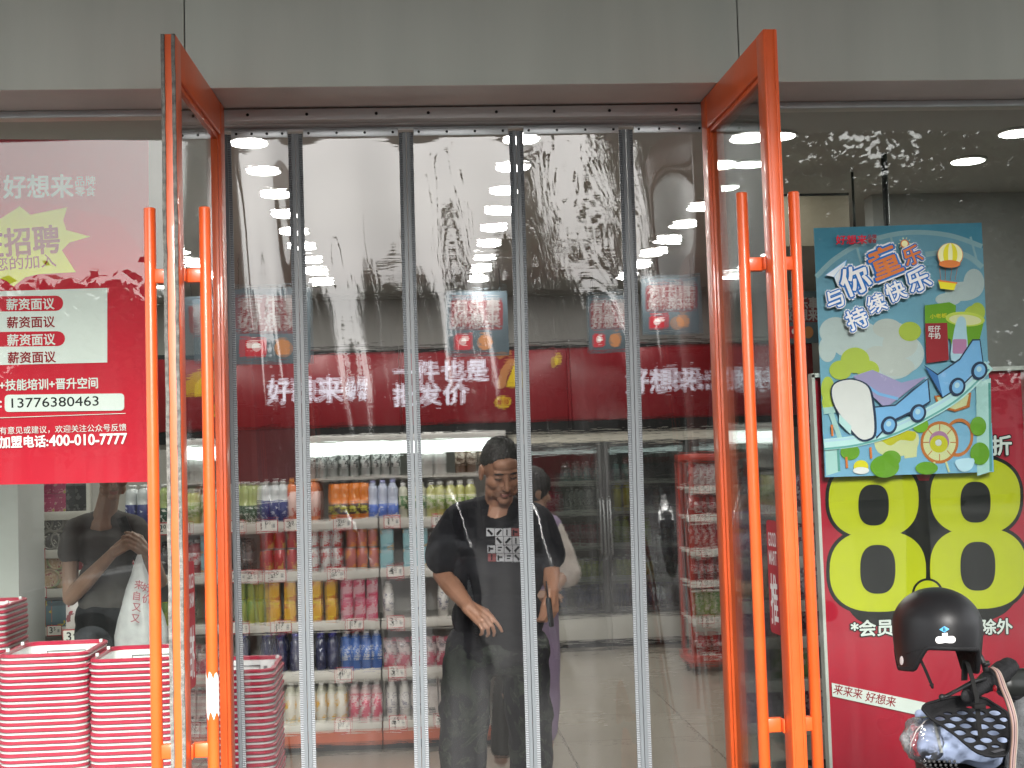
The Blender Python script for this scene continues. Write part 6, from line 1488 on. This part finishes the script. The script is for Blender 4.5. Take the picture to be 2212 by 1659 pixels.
# ================================================================ the street behind the camera (seen only as reflections)
M_bark = pm('bark', (0.07, 0.055, 0.04), .9, var=.4, scale=12, bump=.6, bscale=40)
M_leaf = pm('leaf', (0.022, 0.045, 0.015), .55, var=.5, scale=2.5)
def tree_meshes(Rc, hc, trunk, n, seed, leaf=.16, flat=.85):
    rnd = random.Random(seed); m = MB()
    m.tube([(0, 0, -.3), (.02, .03, trunk*.5), (-.03, .05, trunk), (.05, 0, hc)], [.16, .13, .11, .05], 10)
    tips = []
    for k in range(16):
        a = rnd.uniform(0, 6.28); z0 = rnd.uniform(trunk*.8, hc); e = Vector((math.cos(a)*Rc*rnd.uniform(.5, .95), math.sin(a)*Rc*rnd.uniform(.5, .95), hc+rnd.uniform(-.5, .8)*Rc*flat)); b_ = Vector((0, 0, z0)); mid = b_.lerp(e, .5)+Vector((rnd.uniform(-.2, .2), rnd.uniform(-.2, .2), .15))
        m.tube([b_, mid, e], [.05, .03, .01], 6); tips += [e, mid.lerp(e, .5)]
        for q in range(3):
            e2 = e+Vector((rnd.uniform(-1, 1), rnd.uniform(-1, 1), rnd.uniform(-.7, .9)))*Rc*.35; m.tube([mid.lerp(e, .4+.2*q), e2], [.016, .005], 5); tips.append(e2)
    lm = MB()
    for i in range(n):
        c_ = rnd.choice(tips)+Vector((rnd.gauss(0, 1), rnd.gauss(0, 1), rnd.gauss(0, .8)))*Rc*.17
        ax = Vector((rnd.gauss(0, 1), rnd.gauss(0, 1), rnd.gauss(0, .6))).normalized(); bx_ = ax.cross(Vector((rnd.gauss(0, 1), rnd.gauss(0, 1), rnd.gauss(0, 1)))).normalized(); L = leaf*rnd.uniform(.6, 1.3)
        lm.add([c_-ax*L*.5, c_+bx_*L*.28, c_+ax*L*.5, c_-bx_*L*.28], [(0, 1, 2, 3)])
    return m.mesh('trunk', [M_bark]), lm.mesh('crown', [M_leaf])
def tree(name, label, meshes, loc, rz=0.0):
    t = thing(name, label, 'tree', loc, None); t.rotation_euler.z = rz
    for nm, me in zip(('trunk', 'crown'), meshes): o = bpy.data.objects.new(nm, me); COL.objects.link(o); o.parent = t
    return t
tA = tree_meshes(3.1, 4.3, 2.0, 42000, 3, .13); tB = tree_meshes(1.7, 4.6, 2.8, 12000, 5, .13); tC = tree_meshes(3.0, 4.4, 2.2, 8500, 8, .42)
tree('street_tree', 'big leafy street tree mirrored in the right window above the blue poster', tA, (5.2, -3.9, -.26))
tree('street_tree', 'leafy tree mirrored in the upper left corner of the red poster', tB, (-7.3, -4.4, -.26), 1.0)
for i, (x, y, rz, w) in enumerate(((-13, -36, .4, 'far left'), (-3.2, -38, 2.0, 'left of the middle'), (7.6, -36, 3.1, 'right of the middle'), (14, -40, 1.2, 'far right'), (2.2, -41, 4.0, 'small behind the middle'), (-8.5, -40, 5.0, 'between the left ones'))):
    t = tree('street_tree', 'tree across the road, mirrored faintly in the curtain, %s' % w, tC, (x, y, -.26), rz); k = (1.15, 1.22, 1.05, 1.0, 1.0, 1.1, 1.12)[i]; t.scale = (k*1.1, k*1.1, k)
M_far = pm('far_building_wall', (0.22, 0.21, 0.20), .8, var=.15, scale=.6); M_win = pm('far_window', (0.03, 0.035, 0.04), .2)
bd_ = thing('building', 'long low building across the road, mirrored dimly in the glass', 'building', (0, -47, -.26))
MB().box((-60, -50, -.26), (60, -47, 4.3)).build('wall', M_far, bd_); MB().box((-60.2, -50.2, 4.301), (60.2, -46.7, 4.6)).build('roof', M_soffit, bd_)
for k in range(24):
    f = MB().box((-34+k*2.9, -46.995, .9), (-32.4+k*2.9, -46.96, 2.6)).build('window', M_win, bd_)
# parked car
M_car = pm('silver_car_paint', (0.22, 0.225, 0.23), .25, metal=.3, var=.03); M_cg = pm('car_glass', (0.01, 0.012, 0.014), .05)
cx, cy, cz = -1.5, -2.6, -.16
car = thing('parked_car', 'silver car mirrored in the lower left glass', 'car', (cx, cy, cz))
m = MB(); stn = [(-2.15, .45, .62, .70), (-2.05, .30, .78, .82), (-1.5, .24, .90, .88), (-.9, .22, .96, .90), (.3, .22, .98, .90), (1.4, .22, 1.0, .90), (2.0, .28, .95, .86), (2.18, .45, .75, .74)]
def prof(x, z0, z1, w): return [(x, -w, z0+.1), (x, -w*.9, z0), (x, w*.9, z0), (x, w, z0+.1), (x, w*1.0, z1-.12), (x, w*.9, z1), (x, -w*.9, z1), (x, -w*1.0, z1-.12)]
gv = [(cx+p[0], cy+p[1], cz+p[2]) for s_ in stn for p in prof(*s_)]
m.add(gv, [(i*8+k, i*8+(k+1) % 8, (i+1)*8+(k+1) % 8, (i+1)*8+k) for i in range(len(stn)-1) for k in range(8)]+[tuple(range(8))[::-1], tuple(range(8*(len(stn)-1), 8*len(stn)))], 0, True); m.build('body', M_car, car)
m = MB(); cab = [(-1.05, .93, .95, .80), (-.25, .93, 1.40, .70), (.45, .93, 1.46, .69), (1.15, .93, 1.36, .70), (1.75, .95, 1.0, .78)]
gv = [(cx+p[0], cy+p[1], cz+p[2]) for s_ in cab for p in [(s_[0], -.80, .94), (s_[0], .80, .94), (s_[0], s_[3], s_[2]-.06), (s_[0], s_[3]-.1, s_[2]), (s_[0], -s_[3]+.1, s_[2]), (s_[0], -s_[3], s_[2]-.06)]]
m.add(gv, [(i*6+k, i*6+(k+1) % 6, (i+1)*6+(k+1) % 6, (i+1)*6+k) for i in range(4) for k in range(6)], 0, True); m.build('roof', M_car, car)
for a, b_ in (((-.75, .99), (.28, 1.36)), ((.34, .99), (1.3, 1.36))):
    for s_ in (-1, 1):
        y = cy+s_*.785; m = MB(); m.add([(cx+a[0]+(.0), y, cz+a[1]), (cx+b_[0]+.1, y, cz+a[1]), (cx+b_[0]-.05, y-s_*.07, cz+b_[1]-.03), (cx+a[0]+.42, y-s_*.07, cz+b_[1]-.05)], [(0, 1, 2, 3)]); m.build('side_window', M_cg, car)
for x in (-1.35, 1.35):
    for s_ in (-1, 1):
        W_ = Matrix.Translation((cx+x, cy+s_*.80, cz+.315)) @ Matrix.Rotation(R(90), 4, 'X'); w_ = MB().lathe([(.2, -.10), (.30, -.10), (.315, -.07), (.315, .07), (.30, .10), (.2, .10)], 24, mat=W_).build('wheel', M_rub, car); MB().lathe([(.05, -.105), (.19, -.101), (.19, .101), (.05, .105)], 18, mat=W_).build('rim', M_alu, w_)
